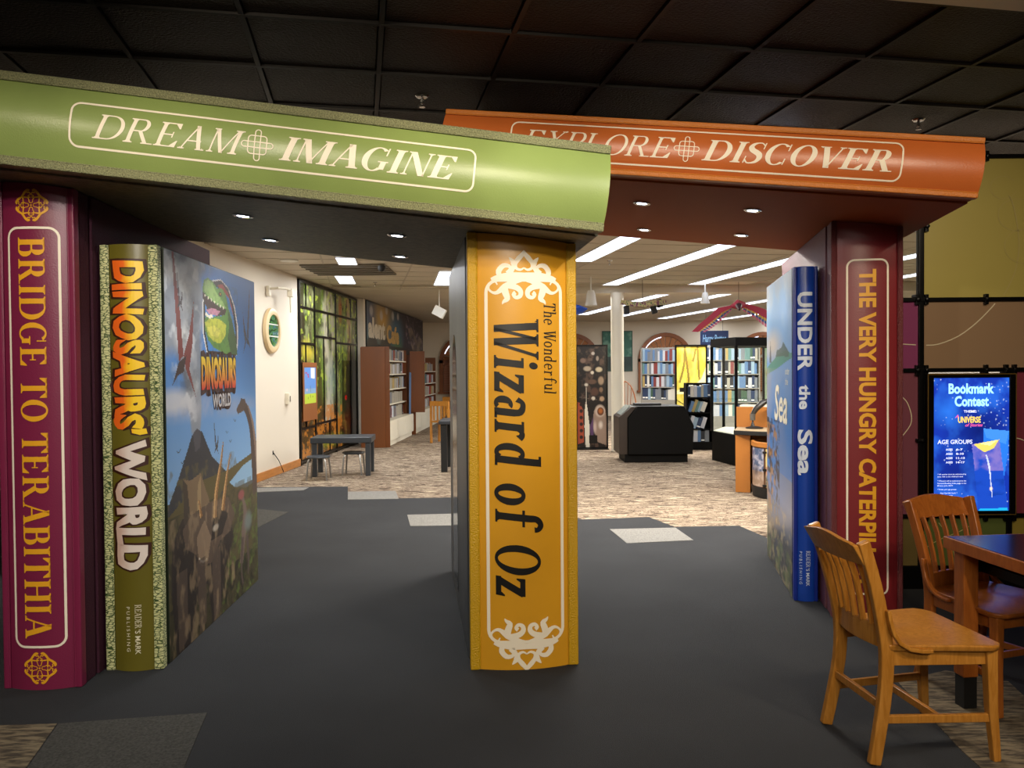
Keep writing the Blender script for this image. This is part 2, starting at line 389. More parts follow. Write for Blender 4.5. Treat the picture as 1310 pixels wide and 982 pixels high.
# ================================================================ SETTING
ZC = 3.07; ZL = 2.98
ca = Vector((math.cos(R(10.6)), math.sin(R(10.6)), 0)); cb = Vector((-ca.y, ca.x, 0)); CN = Vector((.02, 3.80, 0))
def cg(i, j, z): p = CN+ca*i+cb*j; return Vector((p.x, p.y, z))
m_black = mat('black_ceiling_tile', '#20160f', .5, bump=1.0, bscale=70, var=.2, vscale=2, spec=.3)
m_grid = mat('black_ceiling_grid', '#120d0a', .45, spec=.3)
m_lceil = mat('beige_ceiling_tile', '#c3b8a4', .8, bump=.25, bscale=80, var=.06, vscale=1.5)
m_lgrid = mat('beige_ceiling_grid', '#aca08c', .6)
m_lwall = mat('cream_wall', '#ddd2be', .7, bump=.1, bscale=90)
T_ = .61
# lobby ceiling: slab above, T-bars, and each tile its own piece
cl = slab('ceiling', [cg(-8, -.61, ZC+.06), cg(9, -.61, ZC+.06), cg(9, 3.0, ZC+.06), cg(-8, 3.0, ZC+.06)], .02, m_grid, kind='structure')
gm = MB()
Mg = Matrix.Translation(CN) @ Matrix.Rotation(R(10.6), 4, 'Z')
for i in range(-13, 15): gm.box((i*T_-.012, -.61, ZC-.004), (i*T_+.012, 3.0, ZC+.03), Mg)
for j in range(-1, 5): gm.box((-8, j*T_-.012, ZC-.005), (9, j*T_+.012, ZC+.031), Mg)
gm.build('ceiling_grid', m_grid, cl)
tl = MB().box((.016, .016, 0), (T_-.016, T_-.016, .025)).build('ceiling_tile', m_black, cl, bevel=.004, seg=1)
tm = tl.data; first = True
for j in range(-1, 4):
    for i in range(-9, 12):
        o = tl if first else tl.copy()
        if not first: COL.objects.link(o)
        first = False
        p = CN+ca*(i*T_)+cb*(j*T_); o.location = (p.x, p.y, ZC+.006+random.uniform(0, .004)); o.rotation_euler = (random.uniform(-.004, .004), 0, R(10.6))
slab('ceiling', [cg(-8, -7, ZC+.02), cg(9, -7, ZC+.02), cg(9, -.625, ZC+.02), cg(-8, -.625, ZC+.02)], .03, mat('pale_lobby_ceiling', '#d6ceb2', .8), kind='structure')
# library ceiling
def band_pts(y0, y1, z, x0=-9, x1=16): return [(x0, y0, z), (x1, y0, z), (x1, y1, z), (x0, y1, z)]
fb = cg(0, 2.44, 0)
lc = slab('ceiling', [cg(-8, 3.02, ZL+.1), cg(14, 3.02, ZL+.1), (16, 14.5, ZL+.1), (-9, 14.5, ZL+.1)], .06, m_lceil, kind='structure')
lg = MB(); CN2 = CN+cb*3.05; M2 = Matrix.Translation(CN2) @ Matrix.Rotation(R(10.6), 4, 'Z')
LT = MB().box((.012, .012, 0), (1.22-.012, .61-.012, .018)).build('ceiling_tile', m_lceil, lc)
# strips of light: positions (column index u in metres along ca, v range along cb), replaced tiles are skipped
def uv2(p): q = Vector((p[0], p[1], 0))-CN2; return q.dot(ca), q.dot(cb)
strips = []
for p0, p1 in (((.92+.05, 11.1), 5.5), ((1.62+.12, 14.3), 5.6), ((3.14+.12, 14.3), 6.2), ((4.75, 14.3), 6.5), ((6.3, 14.3), 6.5)):
    u, v = uv2(p0); strips.append((u-.15, u+.15, v-p1, v))
def in_strip(u0, u1, v0, v1):
    return any(u0 < b and u1 > a and v0 < d-.05 and v1 > c+.05 for a, b, c, d in strips)
first = True
for j in range(0, 14):
    for i in range(-6, 7):
        off = 0
        p = CN2+ca*(i*1.22+off)+cb*(j*.61)
        pc = p+ca*.61+cb*.3
        if pc.y > 14.3-.2 or pc.x < -3.9 or pc.y < 6: continue
        o = LT if first else LT.copy()
        if not first: COL.objects.link(o)
        first = False; o.location = (p.x, p.y, ZL+.004); o.rotation_euler = (0, 0, R(10.6))
for i in range(-8, 8): lg.box((i*1.22-.012, 0, ZL), (i*1.22+.012, 8.3, ZL+.03), M2)
for j in range(0, 14): lg.box((-9, j*.61-.012, ZL), (9, j*.61+.012, ZL+.03), M2)
lg.build('ceiling_grid', m_lgrid, lc)
slab('trim_1', [cg(-8, 3.0, ZC), cg(14, 3.0, ZC), cg(14, 3.04, ZC), cg(-8, 3.04, ZC)], .09, m_lceil, kind='structure')
MB().box((.1, 14.5, 2.85), (16, 14.9, 3.1)).build('trim_2', m_lceil, kind='structure')
slab('ceiling', band_pts(14.45, 26, ZL+.055), .05, m_lceil, kind='structure')
# floor
rowc = R(5.8); fa = Vector((math.cos(rowc), math.sin(rowc), 0)); fbv = Vector((-fa.y, fa.x, 0))
m_char = mat('charcoal_carpet', '#37383a', .95, bump=.6, bscale=260, var=.12, vscale=1.3, spec=.15)
m_greyt = mat('grey_carpet_tile', '#85837e', .95, bump=.6, bscale=260, var=.3, vscale=90, spec=.15)
STR = [(0, '#2b1f19'), (.40, '#3a2c24'), (.43, '#7d6c5a'), (.48, '#a39380'), (.5, '#5c493c'), (.53, '#4a392e'), (.56, '#b3a48c'), (.62, '#8d7b68'), (.66, '#c8baa0'), (1, '#7a6656')]
m_streak = ramp_mat('streaked_carpet', STR, (1.1, 3.8, 1), 2.3, 5, .95, .15, rot=-rowc, dist=2.6, spec=.15)
lob = [(-7, -3, 0), (9, -3, 0), (9, 6.4, 0), tuple(G(985, 689)), tuple(G(945, 672)), tuple(G(863, 673.5)), tuple(G(830, 661)), tuple(G(745, 664)), tuple(G(578, 636)), tuple(G(445, 638)), tuple(G(445, 622)), tuple(G(318, 623)), tuple(G(250, 623)), (-7, 10, 0)]
fl = slab('floor', lob, .05, m_char, kind='structure')
slab('floor', [(-9, 5.5, -.004), (16, 5.5, -.004), (16, 26, -.004), (-9, 26, -.004)], .05, m_streak, kind='structure', label='streaked brown and beige library carpet')
def ctile(name, px, m):
    slab(name, [(p.x, p.y, .0035) for p in (G(*q) for q in px)], .006, m, fl)
ctile('carpet_tile', [(780, 677), (802, 695), (887, 691), (864, 675)], m_greyt)
ctile('carpet_tile', [(521, 658.5), (525, 673), (598, 672), (590, 657)], m_greyt)
ctile('carpet_tile', [(445, 629), (445, 639), (510, 638), (506, 628)], m_greyt)
m_dt = mat('dark_grey_carpet_tile', '#4c4b47', .95, bump=.6, bscale=260, var=.3, vscale=90, spec=.15)
ctile('carpet_tile', [(300, 652), (300, 690), (369, 655), (330, 651)], m_dt)
ctile('carpet_tile', [(270, 624.5), (270, 632), (388, 627), (395, 623.5)], m_greyt)
m_brt = ramp_mat('brown_flecked_carpet', [(0, '#2c261f'), (.42, '#4a4238'), (.55, '#7a6d58'), (1, '#a09072')], (1, 5, 1), 9, 8, .95, .2, rot=-rowc, spec=.15)
ctile('carpet_tile', [(75, 926), (30, 990), (232, 990), (265, 912)], m_dt)
ctile('carpet_tile', [(-90, 931), (-90, 990), (28, 990), (73, 926)], m_brt)
ctile('carpet_tile', [(1148, 872), (1230, 960), (1330, 1050), (1480, 1050), (1290, 872), (1210, 858)], m_brt)
# walls
def wall(name, a, b, z0, z1, th, m, **k):
    a = Vector(a); b = Vector(b); d = (b-a).normalized(); n = Vector((-d.y, d.x))*th
    mb = MB(); P = [(a.x, a.y), (b.x, b.y), (b.x+n.x, b.y+n.y), (a.x+n.x, a.y+n.y)]
    mb.v = [(x, y, z0) for x, y in P]+[(x, y, z1) for x, y in P]
    mb.f = [(0, 1, 2, 3), (4, 5, 6, 7), (0, 1, 5, 4), (1, 2, 6, 5), (2, 3, 7, 6), (3, 0, 4, 7)]
    return mb.build(name, m, kind='structure', **k)
def lwx(y): return -3.376+.051*(y-12.6)
wall('wall_left', (lwx(6.0), 6.0), (lwx(12.7), 12.7), 0, 3.1, .12, m_lwall)
wall('wall_left', (lwx(12.7)-.1, 12.7), (lwx(25.6)-.1, 25.6), 0, 3.1, .12, m_lwall)
MB().box((-6, 25.4, 0), (16, 25.6, 3.1)).build('wall_back', m_lwall, kind='structure')
MB().box((11, 6.5, 0), (11.2, 25.4, 3.1)).build('wall_right', m_lwall, kind='structure')
mw = mat('lobby_wall', '#5a4632', .8)
MB().box((-4.6, -3.1, 0), (-4.45, 6.2, 3.1)).build('wall_left', mw, kind='structure')
MB().box((-4.6, -3.2, 0), (6.7, -3.05, 3.1)).build('wall_front', mat('lobby_front_wall', '#6b5a48', .8), kind='structure')
MB().box((6.5, -3.1, 0), (6.65, 6.2, 3.1)).build('wall_right', mw, kind='structure')
# skirting along the left wall
bb = MB(); a, b = (lwx(6.0)+.0, 6.0), (lwx(12.7), 12.7)
wall('baseboard_left', (b[0]+.024, b[1]), (a[0]+.024, a[1]), 0, .11, -.02, mat('oak_baseboard', '#b87838', .5, var=.15, vscale=6, stretch=(6, 1, 6)))
# light strips in the ceiling
m_lit = mat('fluorescent_diffuser', '#dfe9ff', .5, emit=4)
m_frame = mat('white_fixture_frame', '#d9d6cc', .5)
def strip_light(u0, u1, v0, v1, M, z, lab, grp='long fluorescent strips in the library ceiling', watt=0):
    e = empty('ceiling_light', label=lab, cat='ceiling light', group=grp, matrix=M @ Matrix.Translation((u0, v0, z)))
    w, l = u1-u0, v1-v0; n = max(1, round(l/1.22))
    fr = MB()
    for x in (0, w-.012): fr.box((x, 0, -.012), (x+.012, l, .004))
    fr.box((0, 0, -.012), (w, .012, .004)); fr.box((0, l-.012, -.012), (w, l, .004))
    for k in range(1, n): fr.box((0, k*l/n-.008, -.012), (w, k*l/n+.008, .004))
    fr.build('frame', m_frame, e)
    for k in range(n): MB().box((.012, k*l/n+.01, -.006), (w-.012, (k+1)*l/n-.01, .003)).build('diffuser', m_lit, e)
    if watt:
        d = bpy.data.lights.new('tube_light', 'AREA'); d.shape = 'RECTANGLE'; d.size = w-.03; d.size_y = l-.03; d.energy = watt; d.color = (.95, .97, 1)
        o = bpy.data.objects.new('tube_light', d); COL.objects.link(o); o.parent = e; o.location = (w/2, l/2, -.02)
names = ['nearest the yellow book column', 'ending above the white column', 'between the white column and the kite', 'running out over the blue book', 'farthest right, beyond the blue book']
for (a, b, c, d), nm in zip(strips, names): strip_light(a, b, c, d, M2, ZL, 'long fluorescent ceiling strip '+nm)
M3 = Matrix.Translation((0, 14.9, 0)) @ Matrix.Rotation(R(12), 4, 'Z')
for k, (px, py, nm) in enumerate(((745, 402, 'partly behind the yellow book column'), (790, 404.5, 'just left of the hanging glider'), (846, 407, 'behind the hanging glider'), (915, 409, 'left of the parrot kite'), (990, 409, 'crossing above the parrot kite'))):
    p = G(px, py, ZL); 
    Mx = Matrix.Translation((p.x, p.y, 0)) @ Matrix.Rotation(R(10.6), 4, 'Z')
    strip_light(-.15, .15, -min(7.5, (p.y-15.2)), 0, Mx, ZL-.002, 'far fluorescent ceiling strip '+nm, 'fluorescent strips beyond the ceiling drop', watt=55)
def troffer(px0, px1, py0, py1, lab):
    a = G(px0, py1, ZL); b = G(px1, py1, ZL); c = G((px0+px1)/2, py0, ZL); w = b.x-a.x
    Mx = Matrix.Translation((a.x, a.y, 0)) @ Matrix.Rotation(R(8), 4, 'Z'); l = abs(c.y-a.y)
    strip_light(0, w, -l, 0, Mx, ZL-.003, lab, 'square troffers over the children area', watt=45)
troffer(434, 456, 351.5, 362, 'small square ceiling light just behind the dark ceiling vent')
troffer(433, 458, 328, 337.5, 'square ceiling light just in front of the dark ceiling vent')
troffer(554, 575, 346, 364, 'ceiling light beside the left edge of the yellow book column')
for (x, y, e) in ((-1.2, 8.2, 60), (1.2, 7.9, 190), (3.2, 8.0, 110), (1.6, 15.4, 170), (4, 15.4, 170), (6.5, 15.4, 130), (6.5, 10.5, 110)):
    light('AREA', 'library_fill', (x, y, 2.95), (x, y, 0), e, NEUT, 1.5, sy=.3)  # unseen area lights added to fill the library and reach the book covers
# ceiling vent
v = [G(405, 338, ZL), G(512, 338, ZL), G(508, 351, ZL), G(409, 351, ZL)]
vt = empty('ceiling_vent', (v[3].x, v[3].y, ZL), label='long dark grey slotted vent in the beige ceiling', cat='vent')
L_ = (v[2]-v[3]).length; D_ = abs(v[0].y-v[3].y)
MB().box((0, -D_, -.02), (L_, 0, .01)).build('backing', mat('vent_grey', '#6d665a', .6), vt)
fr = MB()
for k in range(5): fr.box((0, -D_*(k+.6)/5, -.03), (L_, -D_*(k+.4)/5, -.02))
fr.build('slat', mat('vent_slat', '#5d574c', .6), vt)
# ================================================================ GIANT BOOKS
def prof(u, hw, bulge, edge, step):
    """front face of the spine: y (negative = towards the viewer)"""
    a = abs(u)
    if a > hw-edge: return -step
    k = u/(hw-edge); return -.012-bulge*(1-k*k)
def giant_book(name, label, cat, M, Wd, D, H, bulge, edge, mats, top=None, hinge=.14, tilt_edge=True, group=None):
    """spine toward -y, boards running back (+y). H may vary across u through top(u,y)"""
    top = top or (lambda u, y: H)
    ms, me_, mc, mp_ = mats
    e = empty(name, label=label, cat=cat, matrix=M, group=group); hw = Wd/2; th = .03
    # spine panel
    mb = MB(); n = 18; L = []
    us = [-(hw-edge)+2*(hw-edge)*k/n for k in range(n+1)]
    for u in us: L.append((u, prof(u, hw, bulge, 0 if edge == 0 else edge-1e-6, 0)))
    m = len(L)
    for (z_, s) in ((0, 0), (1, 0)):
        for u, y in L: mb.v.append((u, y, 0 if z_ == 0 else top(u, y)))
    for (z_) in (0, 1):
        for u, y in L: mb.v.append((u, .03, 0 if z_ == 0 else top(u, .03)))
    for i in range(m-1):
        mb.f += [(i, i+1, m+i+1, m+i), (2*m+i+1, 2*m+i, 3*m+i, 3*m+i+1), (i+1, i, 2*m+i, 2*m+i+1), (m+i, m+i+1, 3*m+i+1, 3*m+i)]
    mb.f += [(0, m, 3*m, 2*m), (m-1, 2*m-1, 4*m-1, 3*m-1)]
    sp = mb.build('spine', ms, e, smooth=True)
    for s in (-1, 1):
        if edge > 0:
            x0, x1 = s*(hw-edge), s*hw
            a, b = min(x0, x1), max(x0, x1)
            mb = MB(); mb.sweep([((a+b)/2, .0, 0), ((a+b)/2, .0, H/2), ((a+b)/2, .0, top((a+b)/2, 0))], (b-a, .05), up=(0, 1, 0))
            mb.build('hinge_band', me_, e, bevel=.006)
            xx = s*(hw-edge); mb = MB(); mb.tube([(xx, -.022, .004), (xx, -.022, top(xx, 0)-.004)], .004, 6); mb.build('piping', me_, e, smooth=True)
        # board with hinge groove
        a, b = (hw-th, hw) if s > 0 else (-hw, -hw+th)
        for y0, y1, ins in ((.028, hinge-.01, .006), (hinge+.012, D, 0)):
            xa, xb = (a, b-ins) if s > 0 else (a+ins, b)
            mb = MB(); P = [(xa, y0), (xb, y0), (xb, y1), (xa, y1)]
            mb.v = [(x, y, 0) for x, y in P]+[(x, y, top(x, y)) for x, y in P]
            mb.f = [(0, 1, 2, 3), (4, 5, 6, 7), (0, 1, 5, 4), (1, 2, 6, 5), (2, 3, 7, 6), (3, 0, 4, 7)]
            mb.build('cover' if ins == 0 else 'cover_joint', mc[0 if s < 0 else 1], e, bevel=.004, seg=1)
    mb = MB(); P = [(-hw+th+.002, .04), (hw-th-.002, .04), (hw-th-.002, D-.03), (-hw+th+.002, D-.03)]
    mb.v = [(x, y, .012) for x, y in P]+[(x, y, top(x, y)-.012) for x, y in P]
    mb.f = [(0, 1, 2, 3), (4, 5, 6, 7), (0, 1, 5, 4), (1, 2, 6, 5), (2, 3, 7, 6), (3, 0, 4, 7)]
    mb.build('page_block', mp_, e)
    def mp(vt, uoff=0, off=.0025, fl=1):
        return lambda s, t: Vector((uoff+t, prof(uoff+t, hw, bulge, edge, .025)-off, vt-s))
    return e, mp
m_page = mat('page_block', '#cfc4a8', .8, bump=.3, bscale=40)
m_cream = mat('cream_vinyl', '#faeed8', .5); m_white = mat('white_vinyl', '#f1ece0', .5); m_gold = mat('gold_vinyl', '#eeab22', .45)
def leather(n, c, r=.38, b=.25): return mat(n, c, r, bump=b, bscale=160, var=.07, vscale=3)
def frame_art(e, mp, L, wd, r, w, m, vt):   # frame along the spine: s from 0..L, t -wd/2..wd/2
    return art('border_line', rrect(0, -wd/2, L, wd/2, r, w), mp, m, e)
def knot(c, s):
    cx, cy = c; out = []
    def stad(hx, hy, r):
        return rrect(cx-hx*s, cy-hy*s, cx+hx*s, cy+hy*s, r*s, .065*s)
    out += stad(.95, .17, .17)+stad(.17, .95, .17)+stad(.56, .56, .2); return out
# ---- green beam book
gR = Vector((.425, 3.70, 2.125)); gl = Vector((-2.58, -.27, .26)).normalized()
gback = Vector((-.104, .9946, 0)); gback = (gback-gl*gback.dot(gl)).normalized(); gup = gback.cross(gl) ; gup.normalize()
if gup.z < 0: gup = -gup
GW, GL = .396, 3.1
def frame_mat(X, Y, Z, o):
    M = Matrix((X, Y, Z)).transposed().to_4x4(); M.translation = o; return M
MG = frame_mat(gup, gback, gl, gR+gup*(GW/2)+gback*.02)
m_green = leather('green_cloth', '#8a9c58', .33, .08); m_gedge = mat('pale_green_glitter_band', '#8e8f68', .45, bump=1.0, bscale=220, var=.45, vscale=160)
m_gunder = mat('dark_olive_leatherette', '#6a6450', .55, bump=1.0, bscale=30, stretch=(1, 3, 1), var=.35, vscale=28)
gb, mp = giant_book('giant_book_beam', 'giant green book lying overhead with cream words DREAM and IMAGINE', 'giant book', MG, GW, 1.85, GL, .05, .036, (m_green, m_gedge, (m_gunder, m_gunder), m_page), hinge=.1)
def gv(px, yline=None):
    X, Y = None, None   # v of an image column on the beam front
    k = (px-655)/F; o = gR; d = gl  # solve (o+d v).x = k*(o+d v).y
    return (o.x-k*o.y)/(k*d.y-d.x)
f0, f1 = gv(95), gv(603)
frame_art(gb, mp(f0), f0-f1, .185, .035, .0085, m_cream, 0)
def gtext(px0, px1, txt, e, mpf, vf, cap, T, m, slant=.28, name='lettering'):
    v0, v1 = vf(px0), vf(px1)
    art(name, serif_text(txt, cap, v0-v1, T=T, t=.05, slant=slant), mpf(v0, -cap/2), m, e)
gtext(123, 304, 'DREAM', gb, mp, gv, .104, .13, m_cream); gtext(358, 574, 'IMAGINE', gb, mp, gv, .104, .2, m_cream)
art('knot_emblem', knot((0, 0), .070), mp(gv(330)), m_cream, gb)
# ---- orange beam book (rests on the green one and leans down to the right)
oL = Vector((-.38, 4.39, 2.622)); oh = Vector((.983, -.182, 0)); ol = -(oh-Vector((0, 0, .118))).normalized()   # length direction runs to the left and up
oLen = 2.70; oR = oL-ol*oLen
oback = Vector((.182, .983, 0)); oback = (oback-ol*oback.dot(ol)).normalized(); oup = oback.cross(ol).normalized()
if oup.z < 0: oup = -oup
OW = .292
MO = frame_mat(oup, oback, ol, oR+oup*(OW/2)+oback*.02)
m_orange = leather('orange_cloth', '#c2662e', .33, .08); m_oedge = mat('orange_band', '#c8762c', .4, bump=.5, bscale=150); m_ound = mat('brown_orange_leatherette', '#a8501c', .7, bump=.4, bscale=160, spec=.2)
ob, mpo = giant_book('giant_book_beam', 'giant orange book lying overhead with cream words EXPLORE and DISCOVER', 'giant book', MO, OW, 2.05, oLen, .04, .026, (m_orange, m_oedge, (m_ound, m_ound), m_page), hinge=.1)
def ov(px):
    k = (px-655)/F; return (oR.x-k*oR.y)/(k*ol.y-ol.x)
f0, f1 = ov(653), ov(1147); frame_art(ob, mpo(f0), f0-f1, .185, .035, .008, m_cream, 0)
gtext(668, 854, 'EXPLORE', ob, mpo, ov, .105, .12, m_cream); gtext(895, 1134, 'DISCOVER', ob, mpo, ov, .105, .19, m_cream)
art('knot_emblem', knot((0, 0), .066), mpo(ov(875)), m_cream, ob)
def under_z(M, x, y, W_):
    """height of a beam's underside plane over the ground point x,y"""
    n = (M.to_3x3() @ Vector((-1, 0, 0))); o = M @ Vector((-W_/2, 0, 0)); return o.z-(n.x*(x-o.x)+n.y*(y-o.y))/n.z
def upright(x, y, deg): return Matrix.Translation((x, y, 0)) @ Matrix.Rotation(R(deg), 4, 'Z')
def beam_top(M, BM, BW, D):
    inv_sp = None
    def f(u, yy):
        p = M @ Vector((u, yy, 0)); return under_z(BM, p.x, p.y, BW)-.004
    return f
# ---- maroon book, left
MM = upright(-2.245, 3.83, 2.0)
m_mar = leather('plum_cloth', '#7d2345', .36, .1); m_mark = mat('plum_board', '#43202f', .7, bump=.5, bscale=160, spec=.2)
lb, mpl = giant_book('giant_book_column', 'giant upright maroon book with gold words BRIDGE TO TERABITHIA', 'giant book', MM, .365, 1.87, 2.38, .035, .03, (m_mar, m_mar, (m_mark, m_mark), m_page), top=beam_top(MM, MG, GW, 1.87))
frame_art(lb, mpl(2.18, 0), 1.975, .232, .045, .011, m_cream, 0)
art('title_lettering', serif_text('BRIDGE TO TERABITHIA', .122, 1.885, T=.2, t=.06, gap=.07), mpl(2.135, -.066), m_gold, lb)
def quatrefoil(s):
    out = []
    for k in range(4):
        c, q = math.cos(k*math.pi/2), math.sin(k*math.pi/2)
        for f in (1, -1):
            for pts, ws in (([(.08, .62), (.03, .72), (.10, .82), (.20, .80), (.32, .92), (.22, 1.0), (.08, .95)], None),
                            ([(.10, .93), (.25, .96), (.42, .80), (.55, .60), (.62, .57)], [.10, .17, .15, .13, .16]),
                            ([(.10, .66), (.16, .60), (.14, .52)], [.05, .07, .06]),
                            ([(.03, .52), (.2, .50), (.42, .52), (.52, .52)], [.08, .07, .09, .12]),
                            ([(.0, .13), (.10, .2), (.12, .32), (.17, .44), (.2, .52)], [.05, .05, .05, .06, .06])):
                P = [(f*x, y) for x, y in pts]; P = [((x*c-y*q)*s, (x*q+y*c)*s) for x, y in P]
                out += ribbon(P, [w*s for w in (ws or [.04, .05, .07, .06, .09, .12, .1])], 3)
    out += arc(0, 0, .06*s, .06*s, .06*s, .06*s, 0, 360, 10); return out
for z in (2.285, .105): art('gold_ornament', quatrefoil(.072), mpl(z, 0), m_gold, lb)
# ---- yellow book, centre
YM = upright(.052, 4.045, 7.0)
m_yel = leather('golden_yellow_cloth', '#d99c24', .32, .05); m_yedge = mat('bright_yellow_band', '#c79a10', .4, bump=.6, bscale=120); m_ycov = mat('black_glossy_board', '#45484b', .42, bump=.12, bscale=8, var=.3, vscale=2, stretch=(1, 1, .3))
yb, mpy = giant_book('giant_book_column', 'giant upright yellow book titled The Wonderful Wizard of Oz', 'giant book', YM, .548, 1.98, 2.12, .04, .047, (m_yel, m_yedge, (m_ycov, m_ycov), m_page), top=beam_top(YM, MG, GW, 1.98) if False else (lambda u, y: min(under_z(MG, *(YM @ Vector((u, y, 0))).xy, GW)-.004, 2.30)))
m_blk = mat('black_vinyl', '#12100e', .4)
frame_art(yb, mpy(1.94, .005), 1.80, .375, .06, .016, m_cream, 0)
art('title_lettering', serif_text('Wizard of Oz', .222, 1.395, T=.20, t=.07, slant=.16, gap=.05, space=.42), mpy(1.768, -.146), m_blk, yb)
art('subtitle_lettering', serif_text('The Wonderful', .062, .452, T=.13, t=.06, slant=.12, gap=.09, space=.45), mpy(1.83, .104), m_blk, yb)
def scroll(sc):
    h = [([(0, 5), (-40, 12), (-75, 30), (-105, 52), (-125, 50), (-138, 35), (-130, 15), (-112, 10), (-104, 22)], [5, 20, 26, 15, 9, 8, 7, 7, 5]),
         ([(-78, 33), (-72, 55), (-66, 76), (-80, 88), (-86, 98)], [28, 26, 22, 12, 2]),
         ([(-60, 25), (-30, 33), (-14, 48), (-16, 66), (-32, 72), (-42, 60), (-34, 52)], [24, 22, 20, 17, 14, 14, 16]),
         ([(0, -14), (-60, -13), (-105, -8), (-128, 0)], [22, 26, 16, 10]),
         ([(-95, -10), (-98, -32), (-80, -52), (-58, -50), (-50, -34), (-62, -26)], [18, 22, 20, 14, 12, 12]),
         ([(-62, -20), (-42, -45), (-40, -62), (-58, -84)], [26, 18, 24, 3]),
         ([(0, -44), (-14, -36), (-31, -43), (-33, -62), (-18, -82), (-4, -98), (0, -112)], [5, 9, 12, 17, 20, 16, 3])]
    out = []
    for P, w in h:
        for f in (1, -1): out += ribbon([(f*x*sc, y*sc) for x, y in P], [q*sc for q in w], 3)
    return out
sc_ = scroll(.00127)
art('scroll_ornament', [[(-y, x) for x, y in p] for p in sc_], mpy(.135, .005), m_cream, yb)      # bottom: its own up = spine up
art('scroll_ornament', [[(y, -x) for x, y in p] for p in sc_], mpy(1.945, .005), m_cream, yb)
# arch-shaped print and sheen on its dark left cover
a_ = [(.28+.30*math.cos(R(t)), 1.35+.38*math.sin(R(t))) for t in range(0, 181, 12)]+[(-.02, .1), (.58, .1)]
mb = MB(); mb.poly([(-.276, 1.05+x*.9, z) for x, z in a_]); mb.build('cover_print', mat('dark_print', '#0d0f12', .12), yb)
# ---- red book, right
RM = upright(2.100, 4.775, -10.5)
m_red = leather('dark_red_cloth', '#7e2228', .36, .1); m_redk = leather('dusty_red_board', '#6e3d48', .5, .6); m_redg = leather('red_edge_band', '#6a2a2c', .45, .9)
rb, mpr = giant_book('giant_book_column', 'giant upright dark red book with gold sans words about a hungry caterpillar', 'giant book', RM, .40, 1.95, 2.3, .03, .028, (m_red, m_redg, (m_redk, m_redk), m_page), top=beam_top(RM, MO, OW, 1.9))
frame_art(rb, mpr(2.125, 0), 1.97, .225, .04, .011, m_cream, 0)
tx = face_text('THE VERY HUNGRY CATERPILLAR', .092, 1.86, bold=.035)
art('title_lettering', tx, mpr(2.07, -.044), m_gold, rb)
# ---- blue book
BMx = upright(1.875, 5.15, -10.5)
m_blue = leather('royal_blue_cloth', '#1740a0', .32, .05); m_bedge = leather('navy_band', '#142a86', .35, .05); m_bb = leather('navy_board', '#1a2c5c', .4, .2)
bk, mpb = giant_book('giant_book', 'giant upright blue book with white words UNDER the Sea on its spine', 'giant book', BMx, .148, 1.28, 2.137, .02, .02, (m_blue, m_bedge, (m_bb, m_bb), m_page), hinge=.03)
m_pale = mat('pale_blue_vinyl', '#dbe4f2', .5)
art('title_lettering', face_text('UNDER', .088, .50, bold=.03), mpb(1.975, -.045), m_pale, bk)
art('title_lettering', face_text('the', .066, .155, bold=.03), mpb(1.385, -.038), m_pale, bk)
art('title_lettering', face_text('Sea', .088, .29, bold=.03), mpb(1.10, -.045), m_pale, bk)
m_silver = mat('silver_grey_vinyl', '#c6d0e0', .5)
art('publisher_lettering', serif_text('READER', .026, .105, T=.15), mpb(.325, .0), m_silver, bk)
art('publisher_lettering', face_text("'S MARK", .022, .115, bold=.01), mpb(.215, .0), m_silver, bk)
art('publisher_lettering', face_text("P U B L I S H I N G", .017, .21), mpb(.32, -.04), m_silver, bk)
# ---- dinosaur book
DM = upright(-1.912, 4.055, 2.2)
m_ol = leather('olive_cloth', '#69611f', .34, .05)
m_scale = bpy.data.materials.new('reptile_scale_print'); m_scale.use_nodes = True
nt = m_scale.node_tree; b = nt.nodes['Principled BSDF']; b.inputs['Roughness'].default_value = .45
tc = nt.nodes.new('ShaderNodeTexCoord'); mpn = nt.nodes.new('ShaderNodeMapping'); mpn.inputs['Scale'].default_value = (38, 38, 90)
vo = nt.nodes.new('ShaderNodeTexVoronoi'); vo.feature = 'DISTANCE_TO_EDGE'; vo.inputs['Scale'].default_value = 1
cr_ = nt.nodes.new('ShaderNodeValToRGB'); cr_.color_ramp.elements[0].position = .03; cr_.color_ramp.elements[0].color = lin('#2f4a1c')+(1,); cr_.color_ramp.elements[1].position = .14; cr_.color_ramp.elements[1].color = lin('#d2d29a')+(1,)
nt.links.new(tc.outputs['Object'], mpn.inputs[0]); nt.links.new(mpn.outputs[0], vo.inputs[0]); nt.links.new(vo.outputs['Distance'], cr_.inputs[0]); nt.links.new(cr_.outputs[0], b.inputs['Base Color'])
MATS['reptile_scale_print'] = m_scale
m_dkb = leather('dark_green_board', '#24301c', .5, .3)
db, mpd = giant_book('giant_book', "giant upright olive book titled DINOSAURS' WORLD with a pictorial cover", 'giant book', DM, .285, 1.70, 2.137, .03, .042, (m_ol, m_scale, (m_dkb, m_dkb), m_page), hinge=.05)
